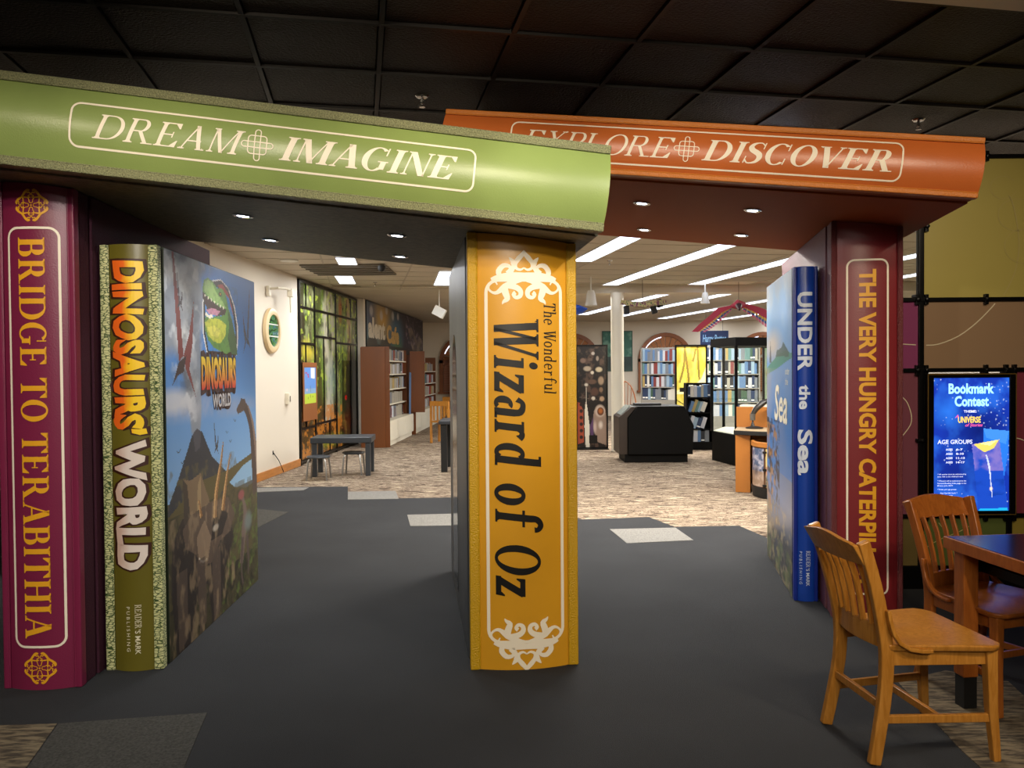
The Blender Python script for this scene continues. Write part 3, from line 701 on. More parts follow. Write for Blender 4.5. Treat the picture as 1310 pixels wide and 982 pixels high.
def flame(name, top, bot, zc):
    m = bpy.data.materials.new(name); m.use_nodes = True; nt = m.node_tree; b = nt.nodes['Principled BSDF']; b.inputs['Roughness'].default_value = .4
    tc = nt.nodes.new('ShaderNodeTexCoord'); sx = nt.nodes.new('ShaderNodeSeparateXYZ'); mr = nt.nodes.new('ShaderNodeMapRange'); n = nt.nodes.new('ShaderNodeTexNoise'); n.inputs['Scale'].default_value = 16
    ad = nt.nodes.new('ShaderNodeMath'); ad.operation = 'MULTIPLY_ADD'; ad.inputs[1].default_value = .06
    nt.links.new(tc.outputs['Object'], sx.inputs[0]); nt.links.new(tc.outputs['Object'], n.inputs[0]); nt.links.new(n.outputs[0], ad.inputs[0]); nt.links.new(sx.outputs[0], ad.inputs[2])
    mr.inputs[1].default_value = zc[0]; mr.inputs[2].default_value = zc[1]; nt.links.new(ad.outputs[0], mr.inputs[0])
    c = nt.nodes.new('ShaderNodeValToRGB'); c.color_ramp.elements[0].color = lin(bot)+(1,); c.color_ramp.elements[1].color = lin(top)+(1,); c.color_ramp.elements[0].position = .35; c.color_ramp.elements[1].position = .6
    nt.links.new(mr.outputs[0], c.inputs[0]); nt.links.new(c.outputs[0], b.inputs['Base Color']); return m
m_fl = flame('yellow_orange_flame_print', '#ffd21c', '#f26b1c', (-.06, .12)); m_bone = flame('bone_print', '#e9dcd2', '#d9b9a8', (-.1, .1)); m_out = mat('dark_outline_print', '#3a1608', .5)
def wobble(polys, a=.004):
    return [[(x+a*math.sin(61*y+23*x), y+a*1.4*math.sin(37*x)) for x, y in p] for p in polys]
for txt, z, L in (("DINOSAURS'", 2.055, .865), ('WORLD', 1.165, .655)):
    art('title_outline', wobble(face_text(txt, .150, L+.016, bold=.10)), mpd(z+.008, -.073, .002), m_out, db)
    art('title_lettering', wobble(face_text(txt, .140, L, bold=.05)), mpd(z, -.068, .0035), m_fl if txt[0] == 'D' else m_bone, db)
m_tan = mat('tan_vinyl', '#e8e2c4', .5)
art('publisher_lettering', serif_text('READER', .030, .12, T=.15), mpd(.335, .012), m_tan, db)
art('publisher_lettering', face_text("'S MARK", .026, .125, bold=.01), mpd(.21, .012), m_tan, db)
art('publisher_lettering', face_text('P U B L I S H I N G', .018, .225), mpd(.325, -.03), m_tan, db)
# ================================================================ PRINTED COVERS
# dinosaur cover: u from spine (0) to fore-edge (1), v bottom to top
c = Canvas(170, 330, '#2f7fd0')
g = np.clip((c.Y-.35)/.65, 0, 1); c.put(np.clip(1-g*1.3, 0, 1), '#8fb8dc', .9); c.put(np.clip((c.X-.55)*2, 0, 1)*np.clip((c.Y-.55)*3, 0, 1), '#173a6e', .85)
nz = c.noise(7, 9, 5, 3); nf = c.noise(30, 40, 3, 4)
# smoke plume
for (x, y, rx, ry) in ((.10, .95, .22, .10), (.20, .88, .19, .09), (.02, .86, .16, .12), (.19, .80, .14, .08), (.23, .73, .10, .07), (.25, .67, .08, .06), (.26, .61, .06, .06), (.26, .57, .05, .05), (.05, .99, .3, .06)):
    c.blob(x, y, rx*1.15, ry*1.1, '#9298a2', .3, .97); 
for (x, y, rx, ry) in ((.06, .95, .18, .07), (.19, .9, .12, .06), (.15, .80, .10, .06), (.22, .73, .07, .05), (.25, .66, .05, .05)):
    c.blob(x, y, rx, ry, '#dcdbd8', .8, 1, tex=np.clip((nz-.36)*4, 0, 1))
c.put(np.clip((c.noise(9, 16, 5, 9)-.5)*7, 0, 1)*np.clip(1.15-np.abs(c.X-.12-.3*np.clip(.9-c.Y, 0, .3))/(.05+.28*np.clip(c.Y-.55, 0, .45)/.45), 0, 1)*(c.Y > .57), '#4f545e', .7)
c.put(np.clip((c.noise(14, 24, 4, 19)-.56)*9, 0, 1)*np.clip(1.1-np.abs(c.X-.12-.3*np.clip(.9-c.Y, 0, .3))/(.05+.26*np.clip(c.Y-.55, 0, .45)/.45), 0, 1)*(c.Y > .57), '#eef0f0', .8)
c.blob(.2, .61, .42, .045, '#cfcbd0', .7, .85, tex=np.clip((nz-.2)*2, 0, 1)); c.blob(.62, .60, .42, .04, '#b9b4ba', .8, .8, tex=np.clip((nz-.25)*2.5, 0, 1)); c.blob(.06, .63, .2, .04, '#dedbdc', .6, .8)
# land
c.poly([(0, 0), (1, 0), (1, .40), (.8, .41), (.55, .40), (.3, .42), (0, .38)], '#4a4526')
c.poly([(-.02, .36), (.10, .44), (.22, .535), (.27, .55), (.32, .54), (.42, .465), (.6, .40), (.6, .33), (0, .33)], '#2b2f38')
c.poly([(.23, .54), (.27, .552), (.31, .54), (.30, .50), (.25, .49)], '#4b4a52'); c.put(((c.Y < .46) & (c.Y > .3) & (c.X < .75)).astype(float)*np.clip((nf-.5)*4, 0, 1), '#6d6232', .6)
c.poly([(.0, .35), (.3, .41), (.62, .41), (1, .44), (1, .39), (.7, .38), (.5, .35), (0, .30)], '#5b5028')
c.poly([(.62, .37), (.80, .405), (1, .42), (1, .34), (.84, .33), (.68, .35)], '#8db4d4')
c.put((c.Y < .345).astype(float), '#3a3420', .85); c.put((c.Y < .36).astype(float)*np.clip((nf-.42)*5, 0, 1), '#5c5230', .6)
c.put((c.Y < .30).astype(float)*(c.X > .5)*np.clip((c.noise(40, 70, 3, 8)-.5)*6, 0, 1), '#586a2c', .7)
c.put((c.Y < .12).astype(float)*np.clip((nf-.45)*5, 0, 1), '#0f0d0a', .8)
# ceratopsian: frill, head, body, legs, horns
B_ = '#5c4a3c'; D_ = '#2c221c'
c.poly([(.02, .16), (.03, .28), (.12, .33), (.40, .33), (.62, .28), (.66, .20), (.55, .12), (.50, .02), (.40, .0), (.36, .12), (.25, .10), (.20, .0), (.06, .0)], D_)
c.poly([(.14, .29), (.13, .43), (.20, .42), (.30, .43), (.38, .35), (.42, .29)], '#80684c'); c.poly([(.14, .29), (.13, .43), (.17, .41), (.20, .30)], '#40342a'); c.poly([(.3, .30), (.30, .425), (.27, .40), (.25, .30)], '#a08660')
c.poly([(.12, .3), (.20, .33), (.42, .34), (.60, .33), (.68, .27), (.62, .225), (.50, .215), (.40, .17), (.30, .175), (.24, .22), (.15, .25)], B_)
c.poly([(.27, .19), (.36, .18), (.40, .24), (.33, .30), (.25, .26)], '#8c745c'); c.poly([(.40, .23), (.52, .23), (.60, .28), (.5, .31), (.42, .29)], '#2a201b')
c.blob(.45, .26, .04, .012, '#d8cbb8', .5, .7); c.line([(.27, .205), (.30, .19), (.35, .187)], .006, '#cfc4b2', asp=.77)
for pts, w in (([(.44, .29), (.46, .36), (.52, .44), (.555, .50)], [.035, .03, .018, .002]), ([(.53, .30), (.56, .35), (.60, .41), (.64, .455)], [.03, .026, .016, .002]), ([(.30, .31), (.28, .36)], [.02, .004])):
    c.line(pts, w, '#94683a', asp=.77); c.line([(x-.008, y) for x, y in pts], [q*.35 for q in w], '#d8ac70', asp=.77)
for x0, x1 in ((.08, .16), (.27, .34), (.42, .50)): c.poly([(x0, .0), (x0-.02, .2), (x1, .2), (x1, .02)], '#56463a', .8)
c.put((c.Y < .34).astype(float)*(c.X < .68)*np.clip((c.noise(26, 20, 4, 12)-.55)*6, 0, 1), '#a88e6c', .45)
# small feathered dinosaur
c.line([(.76, .10), (.80, .20), (.82, .25), (.80, .29), (.78, .31)], [.03, .05, .04, .02, .03], '#6c5a50', asp=.77); c.blob(.77, .315, .05, .018, '#8c4a4a', .4); c.blob(.86, .22, .07, .04, '#6f7a78', .6, .8)
c.line([(.78, .18), (.76, .08), (.78, .03)], [.03, .015, .012], '#51433c', asp=.77); c.line([(.84, .18), (.86, .09), (.85, .05)], [.03, .015, .012], '#51433c', asp=.77)
# long neck
c.line([(1.0, .30), (.97, .42), (.93, .52), (.86, .58), (.78, .605)], [.10, .075, .05, .035, .03], '#4a3a34', asp=.77); c.line([(1.02, .34), (.99, .44), (.95, .53), (.88, .592)], [.03, .025, .018, .008], '#8a7468', asp=.77)
c.poly([(.72, .585), (.78, .612), (.84, .615), (.86, .59), (.80, .575), (.74, .57)], '#54433b')
# flying reptiles
def ptero(x, y, s, col, col2, flip=1):
    c.poly([(x, y), (x-.03*s*flip, y+.12*s), (x-.10*s*flip, y+.34*s), (x-.115*s*flip, y+.35*s), (x-.075*s*flip, y+.12*s), (x-.05*s*flip, y-.02*s)], col)
    c.poly([(x, y), (x+.06*s*flip, y+.06*s), (x+.12*s*flip, y+.17*s), (x+.10*s*flip, y+.04*s), (x+.06*s*flip, y-.04*s), (x+.13*s*flip, y-.13*s), (x+.02*s*flip, y-.04*s)], col)
    c.poly([(x+.03*s*flip, y), (x-.05*s*flip, y-.02*s), (x-.12*s*flip, y-.09*s), (x-.06*s*flip, y-.06*s), (x+.0*s, y-.05*s)], col2)
ptero(.155, .745, .85, '#7c2f2a', '#3a2420'); ptero(.13, .88, .22, '#4a4048', '#333'.replace('#333', '#33333a')); ptero(.88, .815, .45, '#3a3f48', '#2a2c32', -1); ptero(.47, .49, .22, '#3a3632', '#2c2a2a')
for q in ((.1, .5), (.13, .47), (.6, .52), (.64, .49), (.7, .55)): c.line([(q[0]-.015, q[1]+.006), q, (q[0]+.015, q[1]+.008)], .0025, '#3a4450', asp=.77)
# emblem with the roaring head
def L_(p): return [(.335+.42*(x-125)/225, .755+.215*(810-y)/520) for x, y in p]
c.poly(L_([(130, 700), (128, 480), (150, 380), (190, 310), (240, 285), (290, 330), (330, 450), (352, 600), (350, 720), (340, 815), (150, 815)]), '#e8e4e0')
c.poly(L_([(136, 690), (134, 480), (156, 385), (195, 318), (240, 293), (285, 337), (324, 455), (344, 600), (342, 720), (335, 815), (155, 815)]), '#23171a')
c.poly(L_([(215, 335), (250, 315), (285, 365), (310, 450), (320, 520), (300, 460), (270, 390)]), '#a8322a')
c.poly(L_([(145, 680), (145, 480), (170, 390), (215, 350), (250, 370), (290, 400), (318, 520), (332, 640), (332, 800), (160, 800)]), '#3f86cc')
c.poly(L_([(130, 400), (138, 330), (160, 305), (190, 318), (215, 358), (245, 345), (270, 380), (285, 470), (310, 560), (335, 690), (345, 812), (262, 812), (190, 770), (158, 722), (142, 660), (140, 600), (150, 556), (190, 560), (240, 545), (272, 500), (200, 480), (150, 455)]), '#5f8f38')
c.poly(L_([(140, 400), (145, 335), (165, 315), (190, 330), (205, 380), (250, 440), (270, 480), (220, 465), (165, 430)]), '#93b562')
c.poly(L_([(142, 610), (170, 575), (230, 570), (270, 600), (265, 680), (230, 740), (190, 730), (158, 690)]), '#c8c93e'); c.poly(L_([(150, 640), (200, 620), (235, 650), (215, 700), (175, 690)]), '#e4dc58')
c.poly(L_([(280, 480), (312, 570), (335, 690), (345, 812), (300, 812), (280, 700), (290, 600)]), '#3d5f2a')
c.poly(L_([(130, 405), (165, 440), (215, 475), (274, 492), (262, 530), (215, 552), (165, 545), (150, 500), (133, 450)]), '#3b1a16')
c.poly(L_([(150, 520), (190, 500), (235, 515), (215, 545), (165, 548)]), '#c8879a'); c.poly(L_([(142, 560), (150, 540), (165, 556), (180, 545), (192, 562), (170, 578)]), '#f2ead2')
for k in range(7): c.poly(L_([(140+18*k, 418+9*k), (150+18*k, 425+9*k), (144+18*k, 445+9*k)]), '#efe6cc')
c.blob(*L_([(235, 392)])[0], .022, .008, '#2a1a10', .3); c.blob(*L_([(236, 391)])[0], .007, .003, '#e8b020', .3)
hd = np.clip((c.noise(60, 90, 3, 21)-.5)*6, 0, 1)*((c.X > .36) & (c.X < .76) & (c.Y > .76) & (c.Y < .96)); c.put(hd, '#2c4a1c', .28)
MD = DM
def dmap(u, v): return (.1425+.0015, .055+1.64*u, .004+2.128*v)
c.panel('cover_picture', dmap, print_mat('printed_cover_dinosaurs', .42), db)
# emblem letters on the cover
def cov(polys, u0, v0, k=.0): return lambda s, t: Vector((.1425+.0035+k, .055+1.64*u0+s, .004+2.128*v0+t))
art('emblem_outline', wobble(face_text('DINOSAURS', .195, .66, bold=.14), .006), cov(0, .315, .655), m_out, db, slice_t=False)
m_fv = bpy.data.materials.new('emblem_flame_print'); m_fv.use_nodes = True; nt = m_fv.node_tree; b = nt.nodes['Principled BSDF']
tc = nt.nodes.new('ShaderNodeTexCoord'); sx = nt.nodes.new('ShaderNodeSeparateXYZ'); mr = nt.nodes.new('ShaderNodeMapRange'); mr.inputs[1].default_value = 1.40; mr.inputs[2].default_value = 1.60
c_ = nt.nodes.new('ShaderNodeValToRGB'); c_.color_ramp.elements[0].color = lin('#d3361c')+(1,); c_.color_ramp.elements[1].color = lin('#f3d62a')+(1,)
nt.links.new(tc.outputs['Object'], sx.inputs[0]); nt.links.new(sx.outputs[2], mr.inputs[0]); nt.links.new(mr.outputs[0], c_.inputs[0]); nt.links.new(c_.outputs[0], b.inputs['Base Color'])
art('emblem_lettering', face_text('DINOSAURS', .18, .65, bold=.05), cov(0, .318, .659, .001), m_fv, db, slice_t=False)
art('emblem_outline', wobble(face_text('WORLD', .085, .36, bold=.13)), cov(0, .43, .600), m_out, db, slice_t=False)
art('emblem_lettering', face_text('WORLD', .08, .35, bold=.03), cov(0, .433, .602, .001), mat('pale_grey_print', '#c9c4c4', .5), db, slice_t=False)
# ---- sea cover (left board of the blue book): u 0 at the spine, 1 at the fore-edge
c = Canvas(80, 260, '#3f84cf'); nz = c.noise(3, 7, 5, 31); nf = c.noise(14, 40, 4, 32)
c.put(np.clip((c.Y-.5)*2.2, 0, 1), '#9cc4e6', .9); c.put(np.clip((c.Y-.72)*4, 0, 1)*np.clip((nz-.35)*3, 0, 1), '#d8e3ea', .8); c.put(np.clip((c.Y-.8)*5, 0, 1)*np.clip(c.X*1.6-.2, 0, 1)*np.clip((nz-.4)*4, 0, 1), '#8b8a8a', .7)
c.blob(.75, .78, .5, .07, '#d9c9b4', .8, .8); c.poly([(0, .745), (.25, .755), (.5, .745), (1, .70), (1, .675), (.5, .70), (.2, .72), (0, .73)], '#3f8f6a', .8); c.poly([(.1, .75), (.3, .785), (.38, .765), (.55, .76), (.6, .74), (.1, .735)], '#48605a', .85); c.poly([(.78, .72), (.83, .80), (.88, .72)], '#3b3a44', .8)
c.put(((c.Y < .70)).astype(float)*np.clip((nz-.3)*2, 0, 1)*np.clip(c.X*1.2, 0, 1), '#b9a894', .6); c.put((c.Y < .35).astype(float)*np.clip(1-c.X, 0, 1), '#8d93a8', .8)
c.put(((c.Y < .52) & (c.X > .45)).astype(float)*np.clip((nf-.45)*6, 0, 1), '#2b2018', .9); c.put(((c.Y < .50) & (c.X > .55)).astype(float)*np.clip((c.noise(12, 30, 4, 5)-.52)*7, 0, 1), '#c08a4a', .8)
c.put((c.Y < .26).astype(float)*np.clip((.26-c.Y)*8, 0, 1), '#3a3428', .9); c.put((c.Y < .24).astype(float)*np.clip((nf-.5)*6, 0, 1), '#a89a7c', .7); c.put((c.Y < .12).astype(float)*np.clip((c.noise(10, 30, 3, 6)-.5)*6, 0, 1), '#6b7a48', .5)
c.panel('cover_picture', lambda u, v: (-.074-.0015, .035+1.245*u, .004+2.128*v), print_mat('printed_cover_sea', .3), bk)
m_cs = mat('cream_script_print', '#efe6cf', .5)
art('cover_lettering', face_text('Sea', .20, .62, bold=.02, shear=.2), lambda s, t: Vector((-.078, .035+.12+.62-s+.06, 1.12+t*1.3)), m_cs, bk, slice_t=False)
art('cover_lettering', face_text('under', .05, .18, bold=.0, shear=.2), lambda s, t: Vector((-.078, .30-s, 1.45+t)), m_cs, bk, slice_t=False)
art('cover_lettering', face_text('the', .05, .12, bold=.0, shear=.2), lambda s, t: Vector((-.078, .30-s, 1.38+t)), m_cs, bk, slice_t=False)
# ---- recessed downlights under the two beam books
m_chrome = mat('chrome', '#c8c8c8', .15, 1); m_lamp = mat('downlight_lens', '#eef2ff', .4, emit=25); m_dkr = mat('black_recess', '#0a0a0a', .6)
def downlight(px, py, BM_, BW_, lab, grp):
    n = (BM_.to_3x3() @ Vector((-1, 0, 0))).normalized(); o = BM_ @ Vector((-BW_/2, 0, 0)); d = ray(px, py)
    p = EYE+d*((o-EYE).dot(n)/d.dot(n))
    M = Matrix.Translation(p+n*.001) @ n.to_track_quat('-Z', 'Y').to_matrix().to_4x4()
    e = empty('downlight', label=lab, cat='downlight', group=grp, matrix=M)
    MB().lathe([(.030, 0), (.047, 0), (.052, -.006), (.044, -.010), (.030, -.006)], n=24).build('trim_ring', m_chrome, e, smooth=True)
    MB().lathe([(.001, -.0035), (.030, -.004), (.030, -.0005), (.001, -.0005)], n=20).build('lens', m_lamp, e)
    l = light('SPOT', 'downlight_lamp', p+n*.03, p+n*1.0, 16, (.9, .95, 1), .03, 110, .8)
for px, py, t in ((311, 275, 'leftmost in the front row'), (508, 300, 'right one in the front row'), (346, 306, 'left one in the back row'), (512, 327, 'right one in the back row')):
    downlight(px, py, MG, GW, 'small round downlight under the green beam, '+t, 'downlights under the green beam')
for px, py, t in ((821, 259, 'front left'), (963, 268, 'front right'), (824, 293, 'back left'), (948, 300, 'back right')):
    downlight(px, py, MO, OW, 'small round downlight under the orange beam, '+t, 'downlights under the orange beam')
# sprinklers in the black ceiling
def sprinkler(px, py, lab, z=ZC, s=1):
    p = G(px, py, z+.006); e = empty('sprinkler', p, label=lab, cat='sprinkler')
    MB().lathe([(.01, 0), (.04*s, 0), (.032*s, -.008), (.01, -.010)], n=20).build('escutcheon', m_chrome, e, smooth=True)
    mb = MB(); mb.lathe([(.008, -.008), (.008, -.04), (.004, -.045)], n=10); mb.tube([(-.010, 0, -.025), (-.012, 0, -.045), (0, 0, -.06)], .002, 6); mb.tube([(.010, 0, -.025), (.012, 0, -.045), (0, 0, -.06)], .002, 6)
    mb.build('body', m_chrome, e); MB().lathe([(.002, -.06), (.018*s, -.062), (.018*s, -.064), (.002, -.064)], n=14).build('deflector', m_chrome, e)
sprinkler(540, 123, 'chrome sprinkler head in the black ceiling above the green beam'); sprinkler(1175, 153, 'chrome sprinkler head in the black ceiling above the orange beam')
sprinkler(780, 333, 'small sprinkler head in the beige ceiling between light strips', ZL); sprinkler(480, 361, 'small sprinkler head in the beige ceiling right of the vent', ZL)
# ================================================================ FURNITURE IN FRONT
WOODS = [(0, '#8e5a1c'), (.4, '#ae7228'), (.6, '#bf8236'), (1, '#d09448')]
m_wood = ramp_mat('honey_oak_varnish', WOODS, (9, 9, 1.2), 5, 6, .28, .03, dist=1.2)
m_wood2 = ramp_mat('reddish_oak_varnish', [(0, '#7c3d16'), (.4, '#96521e'), (.6, '#a65e24'), (1, '#b36c2c')], (9, 9, 1.2), 5, 6, .28, .03, dist=1.2)
def make_chair(label, M, mw_, group='wooden reading chairs'):
    """local frame: faces +x, back at x=0; seat 0.45 high"""
    e = empty('wooden_chair', label=label, cat='chair', matrix=M, group=group)
    fy, ry = .215, .165
    for s in (-1, 1):
        # rear post: splays back to the floor and leans back to the top
        pts = [(-.055, s*(ry+.012), 0), (-.03, s*(ry+.008), .12), (0, s*ry, .28), (.005, s*ry, .42), (-.012, s*ry, .52), (-.05, s*(ry+.012), .68), (-.105, s*(ry+.022), .845)]
        mb = MB(); P = []
        for i in range(len(pts)-1):
            a, b = Vector(pts[i]), Vector(pts[i+1])
            for k in range(3): P.append(a.lerp(b, k/3))
        P.append(Vector(pts[-1]))
        for _ in range(2): P = [P[0]]+[(P[i-1]+P[i]*2+P[i+1])/4 for i in range(1, len(P)-1)]+[P[-1]]
        mb.sweep(P, [(.030, .052-.014*abs(i/len(P)-.45)) for i in range(len(P))], up=(1, 0, 0)); mb.build('leg', mw_, e, bevel=.006)
        mb = MB(); mb.sweep([(.415, s*fy, 0), (.40, s*(fy-.006), .2), (.395, s*(fy-.01), .425)], [(.030, .030), (.036, .038), (.042, .045)], up=(1, 0, 0)); mb.build('leg', mw_, e, bevel=.005)
        mb = MB(); mb.sweep([(-.02, s*(ry+.002), .165), (.40, s*(fy-.004), .165)], (.018, .032), up=(0, 0, 1)); mb.build('stretcher', mw_, e, bevel=.004)
        mb = MB(); mb.sweep([(.01, s*(ry-.004), .395), (.395, s*(fy-.012), .395)], (.022, .055), up=(0, 0, 1)); mb.build('apron', mw_, e, bevel=.003)
        # bent brace from post to seat edge
        pts = [Vector(q) for q in ((-.008, s*(ry+.027), .585), (-.003, s*(ry+.029), .55), (.010, s*(ry+.031), .50), (.035, s*(ry+.033), .462), (.075, s*(ry+.036), .438), (.12, s*(ry+.040), .430), (.16, s*(ry+.045), .430))]
        br = MB().sweep(pts, (.016, .024), up=(0, s, 0)).build('corner_brace', mw_, e, bevel=.004)
        mb = MB()
        for q in (pts[0]+Vector((.001, 0, -.008)), pts[1]+Vector((0, 0, -.0)), pts[5], pts[6]-Vector((.01, 0, 0))):
            mb.lathe([(.001, .0), (.006, .0), (.004, .004), (.001, .0045)], n=8, M=Matrix.Translation(q+Vector((0, s*.008, 0))) @ Matrix.Rotation(R(-90*s), 4, 'X'))
        mb.build('plug', mw_, br)
        MB().lathe([(.001, 0), (.013, 0), (.013, .004)], c=(-.055, s*(ry+.012), -.001), n=10).build('glide', m_dkr, e)
    # saddle seat
    mb = MB(); nx, ny = 14, 14; x0, x1 = .0, .445
    def hw(x):
        t = (x-x0)/(x1-x0); w = .185+.065*min(1, t*1.15)
        if t > .86: w -= .05*((t-.86)/.14)**2
        return w
    top = []; 
    for i in range(nx+1):
        for j in range(ny+1):
            x = x0+(x1-x0)*i/nx; y = hw(x)*(2*j/ny-1); k = (x-.2)/.22; q = y/.22
            z = .452-.010*math.exp(-((x-.15)/.12)**2)*math.exp(-((abs(y)-.09)/.08)**2)-.006*max(0, k)**3
            mb.v.append((x, y, z))
    n = (nx+1)*(ny+1)
    for i in range(nx+1):
        for j in range(ny+1): x, y, z = mb.v[i*(ny+1)+j]; mb.v.append((min(max(x, .006), x1-.008), y*.97, .424))
    I = lambda i, j: i*(ny+1)+j
    for i in range(nx):
        for j in range(ny): mb.f += [(I(i, j), I(i+1, j), I(i+1, j+1), I(i, j+1)), tuple(n+q for q in (I(i, j), I(i, j+1), I(i+1, j+1), I(i+1, j)))]
    for i in range(nx):
        mb.f += [(I(i, 0), n+I(i, 0), n+I(i+1, 0), I(i+1, 0)), (I(i, ny), I(i+1, ny), n+I(i+1, ny), n+I(i, ny))]
    for j in range(ny):
        mb.f += [(I(0, j), I(0, j+1), n+I(0, j+1), n+I(0, j)), (I(nx, j), n+I(nx, j), n+I(nx, j+1), I(nx, j+1))]
    mb.build('seat', mw_, e, bevel=.008, seg=3)
    # rails: low back rail, curved crest rail, rear and cross stretchers
    def curve_rail(z0, z1, xf, w0, d, name, crown=0, n=14):
        mb = MB(); A = []
        for k in range(n+1):
            t = 2*k/n-1; y = w0*t; x = xf((z0+z1)/2)-.024*(1-t*t); zt = z1+crown*math.cos(t*math.pi/2)**2 - (.006 if abs(t) > .93 else 0)
            A.append((x, y, z0, zt, xf(z1)-xf(z0)))
        for x, y, a, b_, lean in A: mb.v += [(x-d/2-lean/2, y, a), (x+d/2-lean/2, y, a), (x+d/2+lean/2, y, b_), (x-d/2+lean/2, y, b_)]
        for k in range(n):
            for j in range(4): mb.f.append((4*k+j, 4*k+(j+1) % 4, 4*k+4+(j+1) % 4, 4*k+4+j))
        mb.f += [(3, 2, 1, 0), (4*n, 4*n+1, 4*n+2, 4*n+3)]; return mb.build(name, mw_, e, bevel=.004)
    def bx(z): return -.012-.036*max(0, z-.52)/.16-(.055-.0)*max(0, z-.68)/.165
    curve_rail(.755, .838, bx, ry+.026, .022, 'crest_rail', .022)
    curve_rail(.43, .515, lambda z: -.0, ry-.008, .022, 'back_rail')
    for k in range(5):
        y = (k-2)*.058; q = 1-(y/.19)**2
        mb = MB(); mb.sweep([(-.004-.024*q, y*.92, .51), (-.018-.024*q, y*.97, .60), (-.040-.024*q, y, .69), (-.070-.024*q, y*1.06, .765)], (.011, .026), up=(1, 0, 0)); mb.build('slat', mw_, e, bevel=.003)
    MB().sweep([(-.018, -ry, .215), (-.018, ry, .215)], (.032, .018), up=(1, 0, 0)).build('stretcher', mw_, e, bevel=.003)
    MB().sweep([(.20, -.195, .165), (.20, .195, .165)], (.03, .018), up=(1, 0, 0)).build('stretcher', mw_, e, bevel=.003)
    MB().sweep([(.385, -fy+.01, .395), (.385, fy-.01, .395)], (.055, .022), up=(1, 0, 0)).build('apron', mw_, e, bevel=.003)
    return e
make_chair('honey wooden chair in front, side on, facing the dark table', Matrix.Translation((1.385, 3.19, .001)) @ Matrix.Rotation(R(7), 4, 'Z'), m_wood)
make_chair('reddish wooden chair behind the table, in front of the glowing screen', Matrix.Translation((2.135, 3.86, .001)) @ Matrix.Rotation(R(-72), 4, 'Z'), m_wood2)
# table
TM = Matrix.Translation((1.915, 3.575, 0)) @ Matrix.Rotation(R(6), 4, 'Z')
tb = empty('reading_table', label='wooden table with dark top cut off by the right edge of the photo', cat='table', matrix=TM)
tw, td = 1.5, .95
MB().box((.012, -td+.012, .728), (tw-.012, -.012, .742)).build('tabletop', mat('dark_laminate', '#241c24', .16), tb)
mb = MB(); 
for a, b in (((0, -td, .69), (.012, 0, .741)), ((tw-.012, -td, .69), (tw, 0, .741)), ((.012, -.012, .69), (tw-.012, 0, .741)), ((.012, -td, .69), (tw-.012, -td+.012, .741))): mb.box(a, b)
mb.box((.012, -td+.012, .69), (tw-.012, -.012, .727)); mb.build('edge_moulding', m_wood2, tb, bevel=.003)
for x, y in ((.03, -.10), (tw-.10, -.10), (.03, -td+.03), (tw-.10, -td+.03)):
    lg_ = MB().box((x, y, .14), (x+.07, y+.07, .69)).build('leg', m_wood2, tb, bevel=.006); MB().box((x+.005, y+.005, 0), (x+.065, y+.065, .14)).build('black_foot', m_dkr, lg_)
mf = mat('black_metal', '#121212', .35, .6)
mb = MB(); mb.box((.10, -td+.05, .60), (tw-.1, -td+.09, .69)); mb.box((.10, -.09, .60), (tw-.1, -.05, .69)); mb.box((.12, -td+.09, .60), (.16, -.09, .64)); mb.build('under_frame', mf, tb)
MB().tube([(.75, -.10, .62), (.78, -.2, .5), (.85, -.3, .30), (1.0, -.45, .12)], .012, 8).build('brace', mf, tb, smooth=True)
MB().box((.8, -.6, .02), (1.3, -.35, .12)).build('pedestal_foot', mf, tb, bevel=.01)
# ================================================================ GLASS PARTITION WITH COLOURED PANELS, right
PY = 5.42
gp = empty('glass_partition', (0, PY, 0), label='black framed partition of coloured glass panels at the right', cat='partition')
def X(px, y=0, Y=PY): return (W(px, 467, Y)).x
def Z(py, px=1240, Y=PY): return W(px, py, Y).z
xp1, xp2, xr = X(1177), X(1290), X(1490); xl = X(1115)
z0, z1, z2, z3, z4 = .14, Z(659), Z(473), Z(383), Z(201)
m_blkm = mat('black_steel', '#0d0c0b', .3, .5)
m_ec = mat('etched_cream_line', '#d8c9a8', .5)
def glass(name, col, rough=.22, alpha=1): return mat(name, col, rough, spec=.6, alpha=alpha)
def pane(x0, x1, za, zb, m, lab=None):
    return MB().box((x0+.008, -.006, za+.012), (x1-.008, .006, zb-.012)).build('glass_panel', m, gp, label=lab)
m_clear = bpy.data.materials.new('clear_glass'); m_clear.use_nodes = True; nt = m_clear.node_tree
for n_ in list(nt.nodes):
    if n_.type != 'OUTPUT_MATERIAL': nt.nodes.remove(n_)
o_ = [n_ for n_ in nt.nodes][0]; tr = nt.nodes.new('ShaderNodeBsdfTransparent'); gl_ = nt.nodes.new('ShaderNodeBsdfGlossy'); gl_.inputs['Roughness'].default_value = .03; mxs = nt.nodes.new('ShaderNodeMixShader'); fr_ = nt.nodes.new('ShaderNodeFresnel'); fr_.inputs[0].default_value = 1.45
tr.inputs[0].default_value = (.94, .97, .95, 1)
mxs.inputs[0].default_value = .06; nt.links.new(tr.outputs[0], mxs.inputs[1]); nt.links.new(gl_.outputs[0], mxs.inputs[2]); nt.links.new(mxs.outputs[0], o_.inputs[0])
MATS['clear_glass'] = m_clear
pane(xl, xp1, z3, z4, m_clear, 'clear glass panel'); pane(xl, xp1, z2, z3, glass('purple_glass', '#8a4168'), 'purple glass panel'); pane(xl, xp1, z1, z2, glass('rose_glass', '#7c4652'), 'dusty rose glass panel'); pane(xl, xp1, z0, z1, glass('brown_olive_glass', '#6a5a34'), 'brown glass panel')
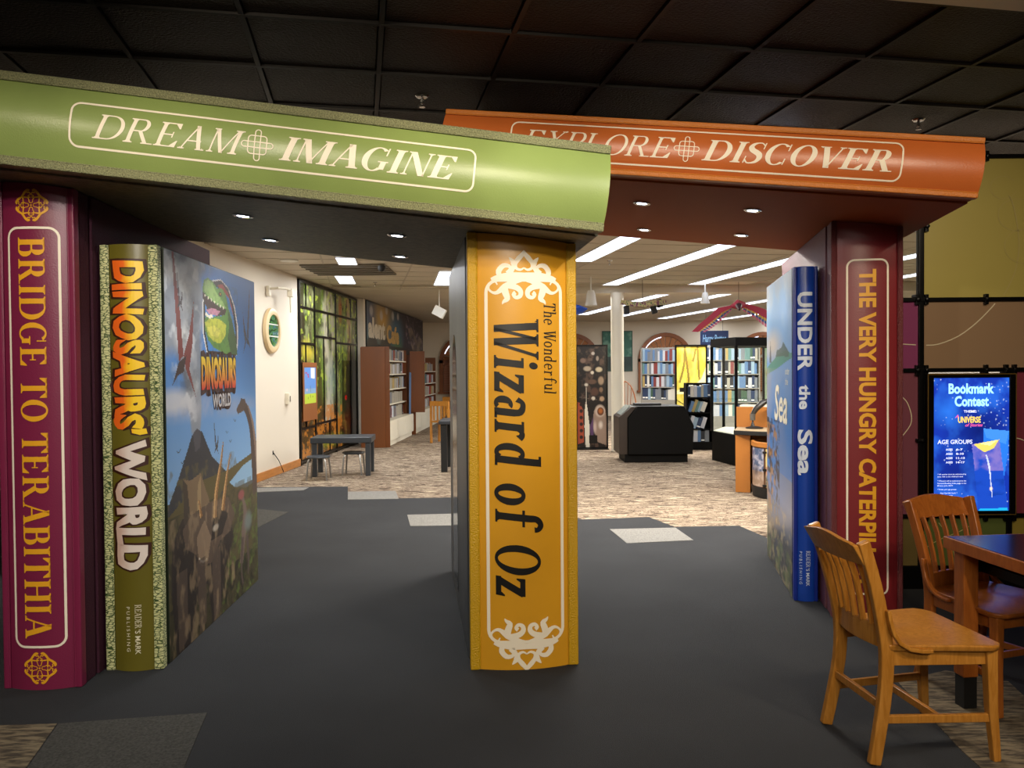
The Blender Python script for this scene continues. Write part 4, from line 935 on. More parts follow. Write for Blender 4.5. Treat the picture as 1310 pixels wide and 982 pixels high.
pane(xp1, xr, z3, z4, glass('olive_yellow_glass', '#b3a456', .35), 'olive yellow glass panel'); pane(xp1, xr, z2, z3, glass('taupe_glass', '#94775a', .35), 'taupe brown glass panel')
pane(xp2, xr, z1, z2, glass('maroon_glass', '#7c3540'), 'maroon glass panel'); pane(xp1, xp2, z0, z1, glass('olive_green_glass', '#5a6332'), 'olive green glass panel'); pane(xp2, xr, z0, z1, glass('ochre_glass', '#8d7a34'), 'ochre glass panel')
for x in (xl, xp1, xr): MB().box((x-.018, -.022, 0), (x+.018, .022, z4+.04)).build('post', m_blkm, gp, bevel=.004)
MB().box((xp2-.018, -.022, 0), (xp2+.018, .022, z2)).build('post', m_blkm, gp, bevel=.004)
for a, b, z in ((xl, xr, z0), (xl, xr, z1), (xl, xr, z2), (xl, xr, z3), (xl, xr, z4)): MB().box((a+.018, -.024, z-.014), (b-.018, .024, z+.014)).build('rail', m_blkm, gp, bevel=.003)
MB().box((xl, -.03, 0), (xr, .03, .127)).build('base_rail', m_blkm, gp)
def clip(x, z, horiz=False):
    mb = MB(); a, b = (.035, .012) if horiz else (.012, .035)
    mb.box((x-a, -.034, z-b), (x+a, .034, z+b)); mb.lathe([(.001, 0), (.014, 0), (.014, .012), (.001, .014)], n=10, M=Matrix.Translation((x, -.034, z)) @ Matrix.Rotation(R(90), 4, 'X')); mb.build('clip', m_blkm, gp, bevel=.003)
xc = X(1259)
for z in (z2, z3, z4, z1): clip(xc, z)
for z in (z2, z3, z1): clip(xp1+.03, z); clip(xp1-.03, z)
for z in ((z1+z2)/2+.02,): clip(xp1-.0, z, True); clip(xp2+.0, z, True)
for z in (z1, z2): clip(xp2+.028, z); clip(xp2-.028, z)
clip(xp1+.03, z4-.96*0-.0); clip(xp1+.03, Z(290))
def line_on(pts_px, w=.006, m=m_ec, y=-.0085):
    P = []
    for px, py in pts_px: q = W(px, py, PY); P.append((q.x, q.z))
    art('etched_line', ribbon(P, w, 3), lambda s, t: Vector((s, y, t)), m, gp, slice_t=False)
line_on([(1184, 441.5), (1200, 440), (1225, 430), (1248, 413), (1267, 394), (1272, 388)], .007)
line_on([(1283, 378), (1296, 352), (1302, 325), (1302, 300), (1296, 265), (1290, 250)], .006, mat('etched_faint_line', '#b7a768', .5))
mfl = MATS['etched_faint_line']
for cx, cy, r_ in ((1283, 240, 17), (1300, 275, 24), (1310, 315, 26)):
    line_on([(cx+r_*math.cos(R(t))*1.0, cy+r_*.85*math.sin(R(t))) for t in range(20, 330, 30)], .003, mfl)
line_on([(1154, 440), (1171, 441)], .006); line_on([(1154, 508), (1160, 515), (1165, 530), (1164, 543), (1154, 557)], .006)
line_on([(1297, 560), (1304, 561), (1316, 566)], .006); line_on([(1184, 700), (1200, 690), (1225, 680), (1240, 672)], .005, mfl); line_on([(1200, 668), (1215, 690), (1222, 720)], .005, mfl)
# ---- screen in its frame, hung on the partition
sxa, sxb, sza, szb = X(1188), X(1284), Z(651, 1235), Z(483, 1235)
ds = empty('digital_display', ((sxa+sxb)/2, PY-.06, sza), label='glowing blue portrait screen announcing a Bookmark Contest', cat='screen')
wS, hS = sxb-sxa, szb-sza; hx = wS/2
mb = MB()
for a, b in (((-hx-.045, -.012, -.03), (-hx, .034, hS+.03)), ((hx, -.012, -.03), (hx+.045, .034, hS+.03)), ((-hx, -.012, -.03), (hx, .034, 0)), ((-hx, -.012, hS), (hx, .034, hS+.03))): mb.box(a, b)
mb.box((-hx, 0, 0), (hx, .034, hS)); mb.build('bezel', m_blkm, ds, bevel=.003)
art('gold_trim', rrect(-hx-.040, -.025, hx+.040, hS+.025, .004, .006), lambda s, t: Vector((s, -.0135, t)), mat('brass_trim', '#a8823c', .35, .8), ds, slice_t=False)
c = Canvas(110, 190, '#1634a8'); nz = c.noise(4, 6, 4, 41); c.put(np.clip((nz-.4)*4, 0, 1), '#2a6ae0', .8); c.blob(.6, .6, .5, .25, '#0c1a66', 1, .9); c.blob(.3, .3, .5, .2, '#101f78', 1, .7); c.blob(.15, .75, .25, .15, '#2d7cf0', 1, .7)
for k in range(170):
    x, y = RNG.rand(2); s_ = RNG.choice([.006, .009, .012]); 
    if RNG.rand() < .5: x = .65+.35*x
    c.blob(x, y, s_, s_*.6, '#cfe2ff', 1, .9)
c.poly([(.66, .62), (1.0, .60), (.99, .45), (.93, .22), (.68, .35)], '#2a78e8'); c.poly([(.66, .62), (1.0, .60), (.96, .5), (.7, .55)], '#4d9af2', .6)
c.poly([(.51, .50), (.87, .535), (.99, .01), (.60, .0)], '#1b49c0'); tx_ = np.clip((c.noise(6, 12, 4, 5)-.35)*3, 0, 1)
c.poly([(.51, .50), (.87, .535), (.93, .30), (.55, .30)], '#8a7ac8', .8, tex=tx_); c.poly([(.53, .50), (.87, .535), (.80, .47), (.68, .44), (.62, .46)], '#f0d860', .95); c.poly([(.60, .505), (.85, .53), (.75, .49)], '#fff6a8'); c.poly([(.54, .22), (.93, .24), (.95, .12), (.58, .1)], '#0d2f8a', .6, tex=tx_)
c.line([(.70, .42), (.74, .33), (.76, .22), (.78, .1)], [.01, .014, .008, .004], '#dfe9ff', .8, asp=.57); c.blob(.765, .165, .025, .02, '#ffe6d0', .6); c.poly([(.6, 0), (.99, 0), (.98, .02), (.62, .015)], '#20b0f0')
c.panel('screen_picture', lambda u, v: (-hx+wS*u, -.001, hS*v), print_mat('backlit_display', .3, 1.0), ds)
m_tx = mat('lit_text', '#9fe0ff', .5, emit=1.3); m_tw = mat('lit_white_text', '#e6eeff', .5, emit=1.0); m_ty = mat('lit_yellow_text', '#ffd75a', .5, emit=1.1); m_tp = mat('lit_pink_text', '#f060a8', .5, emit=1.0)
def st(txt, u, v, cap, L, m, bold=0, shear=0):
    art('screen_lettering', face_text(txt, cap*hS, L*wS, bold=bold, shear=shear), lambda s, t: Vector((-hx+wS*u+s, -.0025, hS*v+t)), m, ds, slice_t=False)
st('Bookmark', .20, .885, .075, .60, m_tx, .035); st('Contest', .28, .790, .075, .45, m_tx, .035); st('THEME:', .40, .74, .018, .17, m_tw, .03)
st('A', .285, .70, .025, .05, m_tp, .02, .3); st('UNIVERSE', .325, .665, .045, .30, m_ty, .03); st('of Stories', .42, .635, .024, .23, m_tp, .02, .3); st('AGE GROUPS', .055, .505, .032, .46, m_tw, .015)
for k, (a, b_) in enumerate((('AGES', '6-7'), ('AGES', '8-10'), ('AGES', '11-13'), ('AGES', '14-17'))):
    v = .455-.032*k; st(a, .165, v, .015, .09, m_tw, .03); st(b_, .30, v, .015, .045+.014*len(b_), m_tw, .03)
for k, (v, t, L) in enumerate(((.272, '* All entries must be submitted by', .38), (.254, 'June 15th to the children\'s desk', .34), (.222, '* Winners will be announced at the', .38), (.204, 'Summer Reading finale party in the', .38), (.186, 'library, June 2019', .2), (.158, '* Prizes per age group:', .25), (.13, 'Best Day Gift Cards', .20), (.11, '1st place $30', .16), (.092, '2nd place $20', .16), (.074, '3rd place $10', .16))):
    st(t, .055+(.04 if v < .15 else 0), v, .0095, L, m_tw, .01)
# ================================================================ LIBRARY, left side
FOR = [(0, '#120d08'), (.38, '#2a2214'), (.43, '#5d6a2c'), (.48, '#a4a57a'), (.51, '#4c4422'), (.55, '#8f9e52'), (.6, '#d8d4b4'), (.68, '#7a8a4a'), (1, '#6a4a28')]
FOD = [(0, '#0c0806'), (.40, '#231810'), (.48, '#5a3c1e'), (.54, '#8c5e2e'), (.6, '#4c2c18'), (.68, '#b5833e'), (1, '#6e7a34')]
FOG = [(0, '#101208'), (.38, '#283218'), (.44, '#7e9a40'), (.49, '#d0c85a'), (.53, '#5a4a22'), (.57, '#a8b070'), (.63, '#d89a48'), (.7, '#9fc0aa'), (1, '#3b5a3a')]
m_for = [ramp_mat('forest_print_bark', FOR, (4, 4, 1.1), 2.6, 8, .25, dist=2.2), ramp_mat('forest_print_earth', FOD, (5, 5, 2.5), 2.2, 8, .25, dist=1.5), ramp_mat('forest_print_leaves', FOG, (3.5, 3.5, 1.6), 2.2, 8, .25, dist=3),
         ramp_mat('forest_print_dark', [(0, '#080605'), (.45, '#17120c'), (.55, '#3c3c20'), (.63, '#7a7a3c'), (1, '#a89a60')], (4, 4, 1.3), 2.4, 8, .25, dist=1.5)]
y0, y1 = 12.72, 16.45
def fx(px):  # distance along the wall of an image column
    k = (px-655)/F; y = (-3.376-.051*12.6)/(k-.051); return y
FA = Vector((lwx(y0), y0, 0)); fd = Vector((.051, 1, 0)).normalized()
FMx = frame_mat(fd, Vector((-fd.y, fd.x, 0)), Vector((0, 0, 1)), FA)
fw = empty('forest_mural_wall', label='black framed wall of glass panes printed with mossy forest trunks', cat='mural', matrix=FMx)
def sx_(px): return (fx(px)-y0)/fd.y
def zz(px, py): y = fx(px); return 1.5+(472.5+.008*(655-px)-py)*y/F*1.0
cols = [376.5, 402, 429, 456]; S_ = [max(0, sx_(p)) for p in cols]
S_[0] = 0.02
H_ = 2.93
c0, c1, c2, c3 = S_
zA, zB, zC_, zD = zz(402, 397), zz(402, 441), zz(402, 466), zz(402, 545)   # rail heights
panes = [ # s0,s1,z0,z1,mat
 (0, .42, zA, H_, 3), (.42, 1, zA, H_, 0), (0, 1, zB, zA, 0), (0, .4, zC_, zB, 2), (.4, 1, zC_, zB, 2), (0, .35, zD, zC_, 2), (0, 1, .06, zD, 1), (.35, 1, zD, zC_, 1)]
FC = Canvas(150, 240, '#3a3a20'); fa_ = FC.noise(5, 4, 5, 101); fb_ = FC.noise(16, 10, 4, 102); fc_ = FC.noise(40, 14, 3, 103)
FC.put(np.clip((fa_-.35)*4, 0, 1), '#6f8a3a', .8); FC.put(np.clip((FC.Y-.5)*2.5, 0, 1)*np.clip((fb_-.4)*4, 0, 1), '#c9cda0', .75); FC.put(np.clip((.42-FC.Y)*5, 0, 1), '#4a2c16', .9)
for x0_, w_, q_ in ((.03, .07, '#2a2418'), (.15, .09, '#5c5a3c'), (.27, .07, '#3a3c20'), (.42, .08, '#cfc9b0'), (.50, .05, '#b8b49a'), (.60, .05, '#8a8f66'), (.70, .10, '#6a7a40'), (.82, .07, '#a88a68'), (.93, .06, '#4c3a24')):
    sw = .02*np.sin(FC.Y*9+x0_*40)+.03*(fa_-.5); FC.put(np.clip(1.4-np.abs(FC.X-x0_-sw)/w_*1.6, 0, 1)*(FC.Y > .2), q_, .85)
FC.put(np.clip((fc_-.55)*6, 0, 1), '#15120a', .6); FC.put(np.clip((FC.noise(30, 26, 3, 104)-.6)*7, 0, 1)*(FC.Y > .35), '#b9cc4a', .6)
FC.blob(.12, .62, .16, .08, '#d6c23c', .8, .8, tex=np.clip((fb_-.3)*3, 0, 1)); FC.blob(.48, .45, .12, .2, '#8fa8a0', .9, .7); FC.blob(.66, .9, .05, .12, '#b8482c', .8, .6)
FC.put((FC.X > .68)*(FC.Y < .58)*1.0, '#18100a', .78); FC.put((FC.X > .68)*(FC.Y < .58)*np.clip((fb_-.55)*6, 0, 1), '#7c7a34', .8); FC.blob(.84, .16, .2, .14, '#8a2c22', .9, .7, tex=np.clip((fb_-.35)*4, 0, 1)); FC.blob(.76, .33, .03, .02, '#d02c22', .5)
FC.put((FC.Y < .3)*(FC.X < .68)*np.clip((FC.noise(26, 30, 4, 105)-.45)*6, 0, 1), '#c07a30', .8); FC.blob(.45, .08, .3, .06, '#8aa03c', .8, .6)
def fp(a, b, za, zb, k):
    u0_, u1_, v0_, v1_ = [min(1, max(0, q)) for q in (a/c3, b/c3, za/H_, zb/H_)]
    i0, i1, j0, j1 = int(u0_*150), max(int(u0_*150)+2, int(u1_*150)), int(v0_*240), max(int(v0_*240)+2, int(v1_*240))
    s = Canvas(i1-i0, j1-j0, '#000000'); s.c = FC.c[j0:j1, i0:i1]
    if s.c.shape[0] < s.ny or s.c.shape[1] < s.nx: return
    g = MB().box((a+.02, -.010, za+.02), (b-.02, .0, zb-.02)).build('glass_pane', m_dkr, fw)
    s.panel('printed_film', lambda u, v: (a+.02+(b-a-.04)*u, -.0115, za+.02+(zb-za-.04)*v), print_mat('forest_film', .18), g)
for s0, s1, za, zb, k in panes: fp(c0+(c1-c0)*s0, c0+(c1-c0)*s1, za, zb, k)
zE, zF = zz(415, 428+4), zz(415, 540)
for a, b, za, zb, k in ((0, 1, zA, H_, 0), (0, .62, zE, zA, 0), (.62, 1, zE, zA, 0), (0, .4, zF, zE, 2), (.4, 1, zF, zE, 0), (0, .65, .06, zF, 1), (.65, 1, .06, zF, 1)): fp(c1+(c2-c1)*a, c1+(c2-c1)*b, za, zb, k)
zG = zz(440, 440)
for a, b, za, zb, k in ((0, .7, zA, H_, 2), (.7, 1, zA, H_, 3), (0, 1, zG, zA, 0), (0, .68, .06, zG, 3), (.68, 1, .06, zG, 1)): fp(c2+(c3-c2)*a, c2+(c3-c2)*b, za, zb, k)
for s in S_: MB().box((s-.022, -.03, .0), (s+.022, .01, H_+.02)).build('mullion', m_blkm, fw)
for z in (.05, H_): MB().box((c0, -.028, z-.02), (c3, .012, z+.02)).build('rail', m_blkm, fw)
for a, b, z in ((c0, c3, zA), (c0, c1, zB), (c0, c1, zC_), (c0, c1, zD), (c1, c2, zE), (c1, c2, zF), (c2, c3, zG)): MB().box((a, -.026, z-.018), (b, .01, z+.018)).build('rail', m_blkm, fw)
for s, za, zb in ((c0+(c1-c0)*.42, zA, H_), (c0+(c1-c0)*.38, zD, zB), (c1+(c2-c1)*.62, zE, zA), (c1+(c2-c1)*.4, zF, zE), (c1+(c2-c1)*.65, .06, zF), (c2+(c3-c2)*.7, zA, H_), (c2+(c3-c2)*.68, .06, zG)): MB().box((s-.014, -.026, za), (s+.014, .01, zb)).build('mullion', m_blkm, fw)
# notice board
nb = empty('notice_board', label='brown framed notice board with a blue and green picture on the forest wall', cat='notice board', matrix=FMx @ Matrix.Translation((sx_(384), -.035, zz(384, 540))))
wN = sx_(402)-sx_(384); hN = 1.15*zz(393, 468)-1.15*zz(393, 545)
hN = zz(393, 469)-zz(393, 543)
mb = MB()
for a, b in (((0, -.03, 0), (.07, .0, hN)), ((wN-.07, -.03, 0), (wN, 0, hN)), ((.07, -.03, 0), (wN-.07, 0, .28)), ((.07, -.03, hN-.08), (wN-.07, 0, hN))): mb.box((a[0], a[1]*.5, a[2]), b)
mb.box((.07, -.012, .28), (wN-.07, 0, hN-.08)); mb.build('frame', mat('brown_frame', '#8a5226', .45), nb, bevel=.004)
c = Canvas(60, 70, '#5d8ed2'); c.put((c.Y < .27).astype(float), '#b8cc3a'); c.put(((c.Y > .27) & (c.Y < .42)).astype(float), '#7fa3c8'); c.poly([(.55, .70), (.9, .68), (.9, .99), (.55, .99)], '#dfe4ea')
for x, y, w_, h_, q in ((.3, .8, .08, .03, '#c02a58'), (.33, .74, .06, .03, '#c02a58'), (.15, .85, .1, .02, '#c02a58'), (.5, .4, .02, .12, '#5a6a3a'), (.5, .2, .02, .06, '#33441c'), (.3, .15, .02, .04, '#33441c'), (.7, .18, .03, .03, '#33441c'), (.2, .38, .08, .05, '#c8b8c8')): c.blob(x, y, w_, h_, q, .3)
c.panel('picture', lambda u, v: (.07+(wN-.14)*u, -.014, .28+(hN-.36)*v), print_mat('printed_picture', .5), nb)
# round mirror-like framed picture on the cream wall
def on_wall(px, py):
    k = (px-655)/F; y = (-3.376-.051*12.6)/(k-.051); p = W(px, py, y); return p
p = on_wall(346.5, 423); wd_ = Vector((.051, 1, 0)).normalized(); wn = Vector((wd_.y, -wd_.x, 0))
WM = frame_mat(wd_, Vector((0, 0, 1)), wn, p)
rf = empty('round_picture', label='round cream framed porthole with green glass on the cream wall', cat='wall decoration', matrix=WM)
MB().lathe([(.23, .05), (.27, .055), (.31, .04), (.325, .0), (.23, .0)], n=48).build('frame', mat('cream_wood_frame', '#d9bf92', .45), rf, smooth=True)
MB().lathe([(.01, .03), (.235, .03), (.235, .02), (.01, .02)], n=32).build('glass', ramp_mat('green_glass_print', [(0, '#10231c'), (.42, '#1f4a32'), (.5, '#5a8a4a'), (.58, '#2a5a68'), (.7, '#9ab8b0'), (1, '#dde8e0')], (2, 5, 2), 3, 6, .15), rf)
mb = MB()
for y_ in (-.08, .09): mb.box((-.23, y_-.008, .03), (.23, y_+.008, .036))
mb.build('bar', mat('white_print', '#dcdcd2', .5), rf)
# wall arm lamp
p = on_wall(341.5, 371); WM = frame_mat(wd_, Vector((0, 0, 1)), wn, p)
al = empty('wall_bracket', label='cream swivel bracket fixed on the cream wall above the round picture', cat='bracket', matrix=WM)
MB().box((-.04, -.08, 0), (.04, .06, .05)).build('wall_plate', mat('cream_plastic', '#e3dac4', .5), al, bevel=.008)
MB().tube([(0, .02, .04), (0, .03, .16), (.10, .03, .24), (.22, .02, .26)], .02, 8).build('arm', MATS['cream_plastic'], al, smooth=True)
MB().box((.19, -.08, .22), (.26, .04, .30)).build('joint', MATS['cream_plastic'], al, bevel=.01); MB().tube([(.22, -.06, .26), (.235, -.30, .26)], .014, 8).build('drop_rod', MATS['cream_plastic'], al, smooth=True)
def plate(px, py, w, h, d, name, lab, cat, m):
    p = on_wall(px, py); e = empty(name, label=lab, cat=cat, matrix=frame_mat(wd_, Vector((0, 0, 1)), wn, p))
    MB().box((-w/2, -h/2, 0), (w/2, h/2, d)).build('plate', m, e, bevel=.006); MB().box((-w/5, -h/4, d), (w/5, h/4, d+.006)).build('button', m_dkr if d < .02 else m_chrome, e, bevel=.002); return p
plate(366, 510, .10, .17, .06, 'wall_dispenser', 'small white box on the cream wall near the forest mural', 'wall box', MATS['cream_plastic'])
pp = plate(348, 579, .08, .12, .012, 'power_outlet', 'power outlet low on the cream wall', 'outlet', MATS['cream_plastic'])
q1 = on_wall(356, 600)
MB().tube([pp+wn*.02, pp+wn*.06+Vector((0, .12, -.12)), Vector((q1.x, q1.y, .12))+wn*.04, Vector((q1.x, q1.y+.1, .012))+wn*.05], .006, 6).build('power_cord', m_dkr, smooth=True)
po = [o for o in bpy.data.objects if o.name.startswith('power_outlet')][0]; pc_ = bpy.data.objects['power_cord']; pc_.parent = po; pc_.matrix_parent_inverse = po.matrix_world.inverted()
# column strip between mural and shelves, banner above shelves
MB().box((lwx(16.5)-.02, 16.5, 0), (lwx(16.5)+.14, 16.75, 2.98)).build('trim_3', m_lwall, kind='structure')
bA = Vector((-3.03, 16.8, 0)); 
def banner_x(px): k = (px-655)/F; return (-3.03-.051*16.8)/(k-.051)
yb1 = banner_x(541); Lb = (yb1-16.8)/fd.y
zt0 = 2.96; zb0 = 1.72
bn = empty('wall_banner', label='dark printed banner with pale lettering above the bookshelves', cat='banner', matrix=frame_mat(fd, Vector((-fd.y, fd.x, 0)), Vector((0, 0, 1)), bA))
c = Canvas(220, 60, '#2a2430'); nz = c.noise(8, 3, 4, 51); c.put((c.X < .55)*np.clip(1-c.X*1.8, 0, 1), '#5d7a7c', .9); c.blob(.22, .75, .2, .5, '#d0a040', .9, .8); c.blob(.05, .8, .1, .5, '#50506a', .8, .8); c.blob(.42, .55, .18, .5, '#3f7088', .8, .8); c.blob(.45, .3, .12, .3, '#4d7a34', .8, .7)
for x, y, r_ in ((.06, .85, .02), (.2, .82, .02), (.28, .95, .018), (.38, .88, .018), (.47, .9, .016)): c.blob(x, y, r_*1.4, r_*6, '#b9b4b0', .5, .8)
c.put((c.Y < .28).astype(float), '#31261f', .9); c.blob(.07, .2, .09, .25, '#4a463c', .2); c.blob(.26, .2, .1, .25, '#4a463c', .2); c.blob(.93, .2, .09, .3, '#4a463c', .2)
c.put((c.X > .62)*(c.Y > .3)*np.clip((c.noise(40, 12, 3, 6)-.6)*6, 0, 1), '#9a8a98', .6); c.poly([(.75, .25), (.96, .25), (.97, .55), (.9, .6), (.85, .5), (.74, .75), (.66, .72)], '#a08f74', .8, tex=np.clip((nz-.3)*3, 0, 1))
c.panel('printed_face', lambda u, v: (Lb*u, -.012, zb0+(zt0-zb0)*v), print_mat('banner_print', .5), bn)
MB().box((0, -.008, zb0), (Lb, .03, zt0)).build('backing', m_dkr, bn)
art('banner_lettering', face_text('alent', .42, 1.7, bold=.05), lambda s, t: Vector((.12+s, -.016, 2.22+t)), mat('pale_print', '#d6c9b0', .5), bn, slice_t=False)
art('banner_lettering', face_text('Cafe', .40, 1.5, bold=.05), lambda s, t: Vector((2.0+s, -.016, 2.16+t)), mat('orange_brown_print', '#c9a05a', .5), bn, slice_t=False)
# ---------------------------------------------------------------- little books
BCN = ['navy', 'dark red', 'cream', 'blue', 'dark green', 'mustard', 'purple', 'pale grey', 'black', 'light blue', 'beige', 'brown', 'white', 'teal', 'grey', 'red']
BC = ['#2b3a58', '#7a3a38', '#d0ccc0', '#5878a0', '#3f5a48', '#a8925a', '#5e546e', '#bcbec4', '#22252c', '#8fa6b8', '#a39e90', '#7a5a40', '#d4d2ca', '#5f8280', '#72777e', '#a04a3a']
m_bpage = mat('book_pages', '#e9e2cf', .8)
BK = []
for i, q in enumerate(BC):
    mb = MB(); mb.box((0, 0, 0), (1, .92, 1)); mb.box((.12, .03, .02), (.88, 1, .98))   # boards and pages
    me = bpy.data.meshes.new('library_book'); me.from_pydata([(x, y, z) for x, y, z in mb.v], [], mb.f)
    me.materials.append(mat('book_cloth_%d' % i, q, .5, var=.0)); me.materials.append(m_bpage); me.materials.append(mat('book_label', '#efeee8', .6))
    for k, p_ in enumerate(me.polygons): p_.material_index = 0 if k < 6 else 1
    # spine label proud of the spine
    bm = bmesh.new(); bm.from_mesh(me)
    if i % 4 == 0:
        v_ = [bm.verts.new(q2) for q2 in ((.08, -.012, .10), (.92, -.012, .10), (.92, -.012, .22), (.08, -.012, .22))]; f_ = bm.faces.new(v_); f_.material_index = 2
    bm.to_mesh(me); bm.free(); BK.append(me)
def book(M, w, h, d, i, lab, grp, lean=0):
    o = bpy.data.objects.new('library_book', BK[i % len(BK)]); COL.objects.link(o)
    o.matrix_world = M @ Matrix.Rotation(lean, 4, 'Y') @ Matrix.Diagonal((w, d, h, 1))
    if lab.startswith('@'): lab = BCN[i % 16]+' '+lab[1:]
    return tag(o, lab, 'book', grp)
def book_row(M, x0, x1, z, hmin, hmax, lab, grp, wmin=.042, wmax=.078, d=.2, lean=0, rnd=random, y=.03):
    x = x0+.01
    while True:
        w = rnd.uniform(wmin, wmax); h = rnd.uniform(hmin, hmax)
        if x+w > x1-.01-(h*abs(math.sin(lean)) if lean else 0): break
        book(M @ Matrix.Translation((x, y, z+.002+w*math.sin(lean))), w, h, d, rnd.choice([0, 3, 7, 9, 10, 14, 2, 0, 3, 9, 7, 1, 4, 5, 8, 13]), lab, grp, lean); x += w/(math.cos(lean) if lean else 1)+.003
m_mel = mat('dark_cherry_panel', '#6e3c14', .45, var=.15, vscale=3, stretch=(1, 1, .2)); m_shw = mat('cream_metal_shelf', '#e2dcc8', .45)
def wall_shelf(name, label, M, L, H, zs, grp, rowlab, end=.5, depth=.32, seed=1, skip=0):
    """local x along the wall, y=0 front edge, +y back to the wall"""
    e = empty(name, label=label, cat='bookshelf', matrix=M); rnd = random.Random(seed)
    MB().box((-.03, -.18, 0), (0, depth, H)).build('end_panel', m_mel, e, bevel=.003); MB().box((L, 0, 0), (L+.03, depth, H)).build('end_panel', m_mel, e)
    MB().box((0, depth-.02, 0), (L, depth, H)).build('back_panel', m_shw, e)
    MB().box((0, -.16, .10), (L, depth-.02, .50)).build('base_cabinet', m_shw, e, bevel=.004); MB().box((0, -.12, 0), (L, depth-.02, .10)).build('plinth', m_shw, e)
    mb = MB(); k = 0
    while k*.9 < L: mb.box((k*.9+.002, -.163, .12), (min(L, k*.9+.89), -.16, .48)); k += 1
    mb.build('drawer_front', m_shw, e)
    for z in zs: MB().box((0, 0, z-.025), (L, depth-.02, z)).build('shelf_board', m_shw, e)
    for zi, z in enumerate([.50]+zs):
        rl = '@'+rowlab+', '+['bottom row', 'second row up', 'middle row', 'fourth row up', 'top row'][zi]; x = .02+skip
        while x < L-.1:
            if rnd.random() < .7:   # face-out display book with a few spines beside
                w = rnd.uniform(.2, .26); 
                if x+w > L: break
                book(M @ Matrix.Translation((x, .05, z+.002)), w, rnd.uniform(.2, .24), .05, rnd.choice([10, 5, 10, 14, 10, 7]), rl, grp); x += w+.02
            else:
                n = rnd.randint(2, 5)
                for _ in range(n):
                    w = rnd.uniform(.035, .06)
                    if x+w > L: break
                    book(M @ Matrix.Translation((x, .04, z+.002)), w, rnd.uniform(.19, .25), .18, rnd.randrange(16), rl, grp); x += w+.002
    return e
SX = Vector((.045, 1, 0)).normalized()
def shelf_M(x, y): return frame_mat(SX, Vector((-SX.y, SX.x, 0)), Vector((0, 0, 1)), Vector((x, y, 0)))
e1 = wall_shelf('wall_bookshelf', 'long cream metal bookshelf with dark brown end panel beside the forest mural', shelf_M(-2.56, 15.65), 2.85, 1.95, [.80, 1.11, 1.42, 1.70], 'books on the shelf beside the forest mural', 'book on the wall shelf beside the forest mural', seed=3)
MB().box((-.032, -.19, 0), (-.0305, .36, 1.96)).build('end_face', m_mel, e1)
pn = MB().box((-2.93, 15.58, 0), (-2.46, 15.62, 1.95)).build('end_panel', m_mel); pn.parent = e1; pn.matrix_parent_inverse = e1.matrix_world.inverted()
e2 = wall_shelf('wall_bookshelf', 'second bookshelf farther along the left wall by the arched window', shelf_M(-2.42, 18.72), 4.6, 1.85, [.82, 1.14, 1.46], 'books on the farther left shelf', 'book on the farther wall shelf', seed=8, skip=3.0)
pn = MB().box((-2.36, 18.62, .52), (-2.02, 18.66, 1.93)).build('end_panel', m_mel); pn.parent = e2; pn.matrix_parent_inverse = e2.matrix_world.inverted()
for z in (.5, .82, 1.14): book(shelf_M(-2.42, 18.72) @ Matrix.Translation((3.6, .0, z+.004)) @ Matrix.Rotation(.25, 4, 'Y'), .05, .25, .2, 15, 'red book leaning on the farther left shelf', 'red leaning books')
bl = book(shelf_M(-2.56, 15.65) @ Matrix.Translation((2.60, -.12, .502)) @ Matrix.Rotation(.10, 4, 'Y'), .16, .95, .02, 3, 'tall blue folder standing at the end of the long wall shelf', None)
# kids table and stools
m_slate = mat('dark_slate_laminate', '#35393e', .35); m_steel = mat('brushed_steel', '#9a9a98', .3, .9)
ta = G(397, 609); KM = Matrix.Translation((-2.86, 11.35, 0)) @ Matrix.Rotation(R(4), 4, 'Z')
kt = empty('kids_table', label='low dark slate children table in front of the forest mural', cat='table', matrix=KM)
MB().box((0, 0, .47), (.86, .6, .55)).build('tabletop', m_slate, kt, bevel=.008)
for x, y in ((.02, .02), (.77, .02), (.02, .51), (.77, .51)): MB().box((x, y, 0), (x+.07, y+.07, .47)).build('leg', m_slate, kt, bevel=.005)
def stool(x, y, lab):
    e = empty('kids_stool', (x, y, 0), label=lab, cat='stool', group='low grey stools at the children table')
    MB().lathe([(.01, .30), (.15, .30), (.165, .312), (.155, .325), (.01, .328)], n=28).build('seat', m_slate, e, smooth=True)
    for q in range(4):
        a = R(45+90*q); c_, s_ = math.cos(a), math.sin(a)
        MB().tube([(.10*c_, .10*s_, .300), (.15*c_, .15*s_, .285), (.168*c_, .168*s_, .25), (.195*c_, .195*s_, .0)], .012, 8).build('leg', m_steel, e, smooth=True)
stool(-2.68, 11.10, 'low grey stool with steel legs in front of the children table'); stool(-2.30, 11.62, 'low grey stool tucked under the children table')
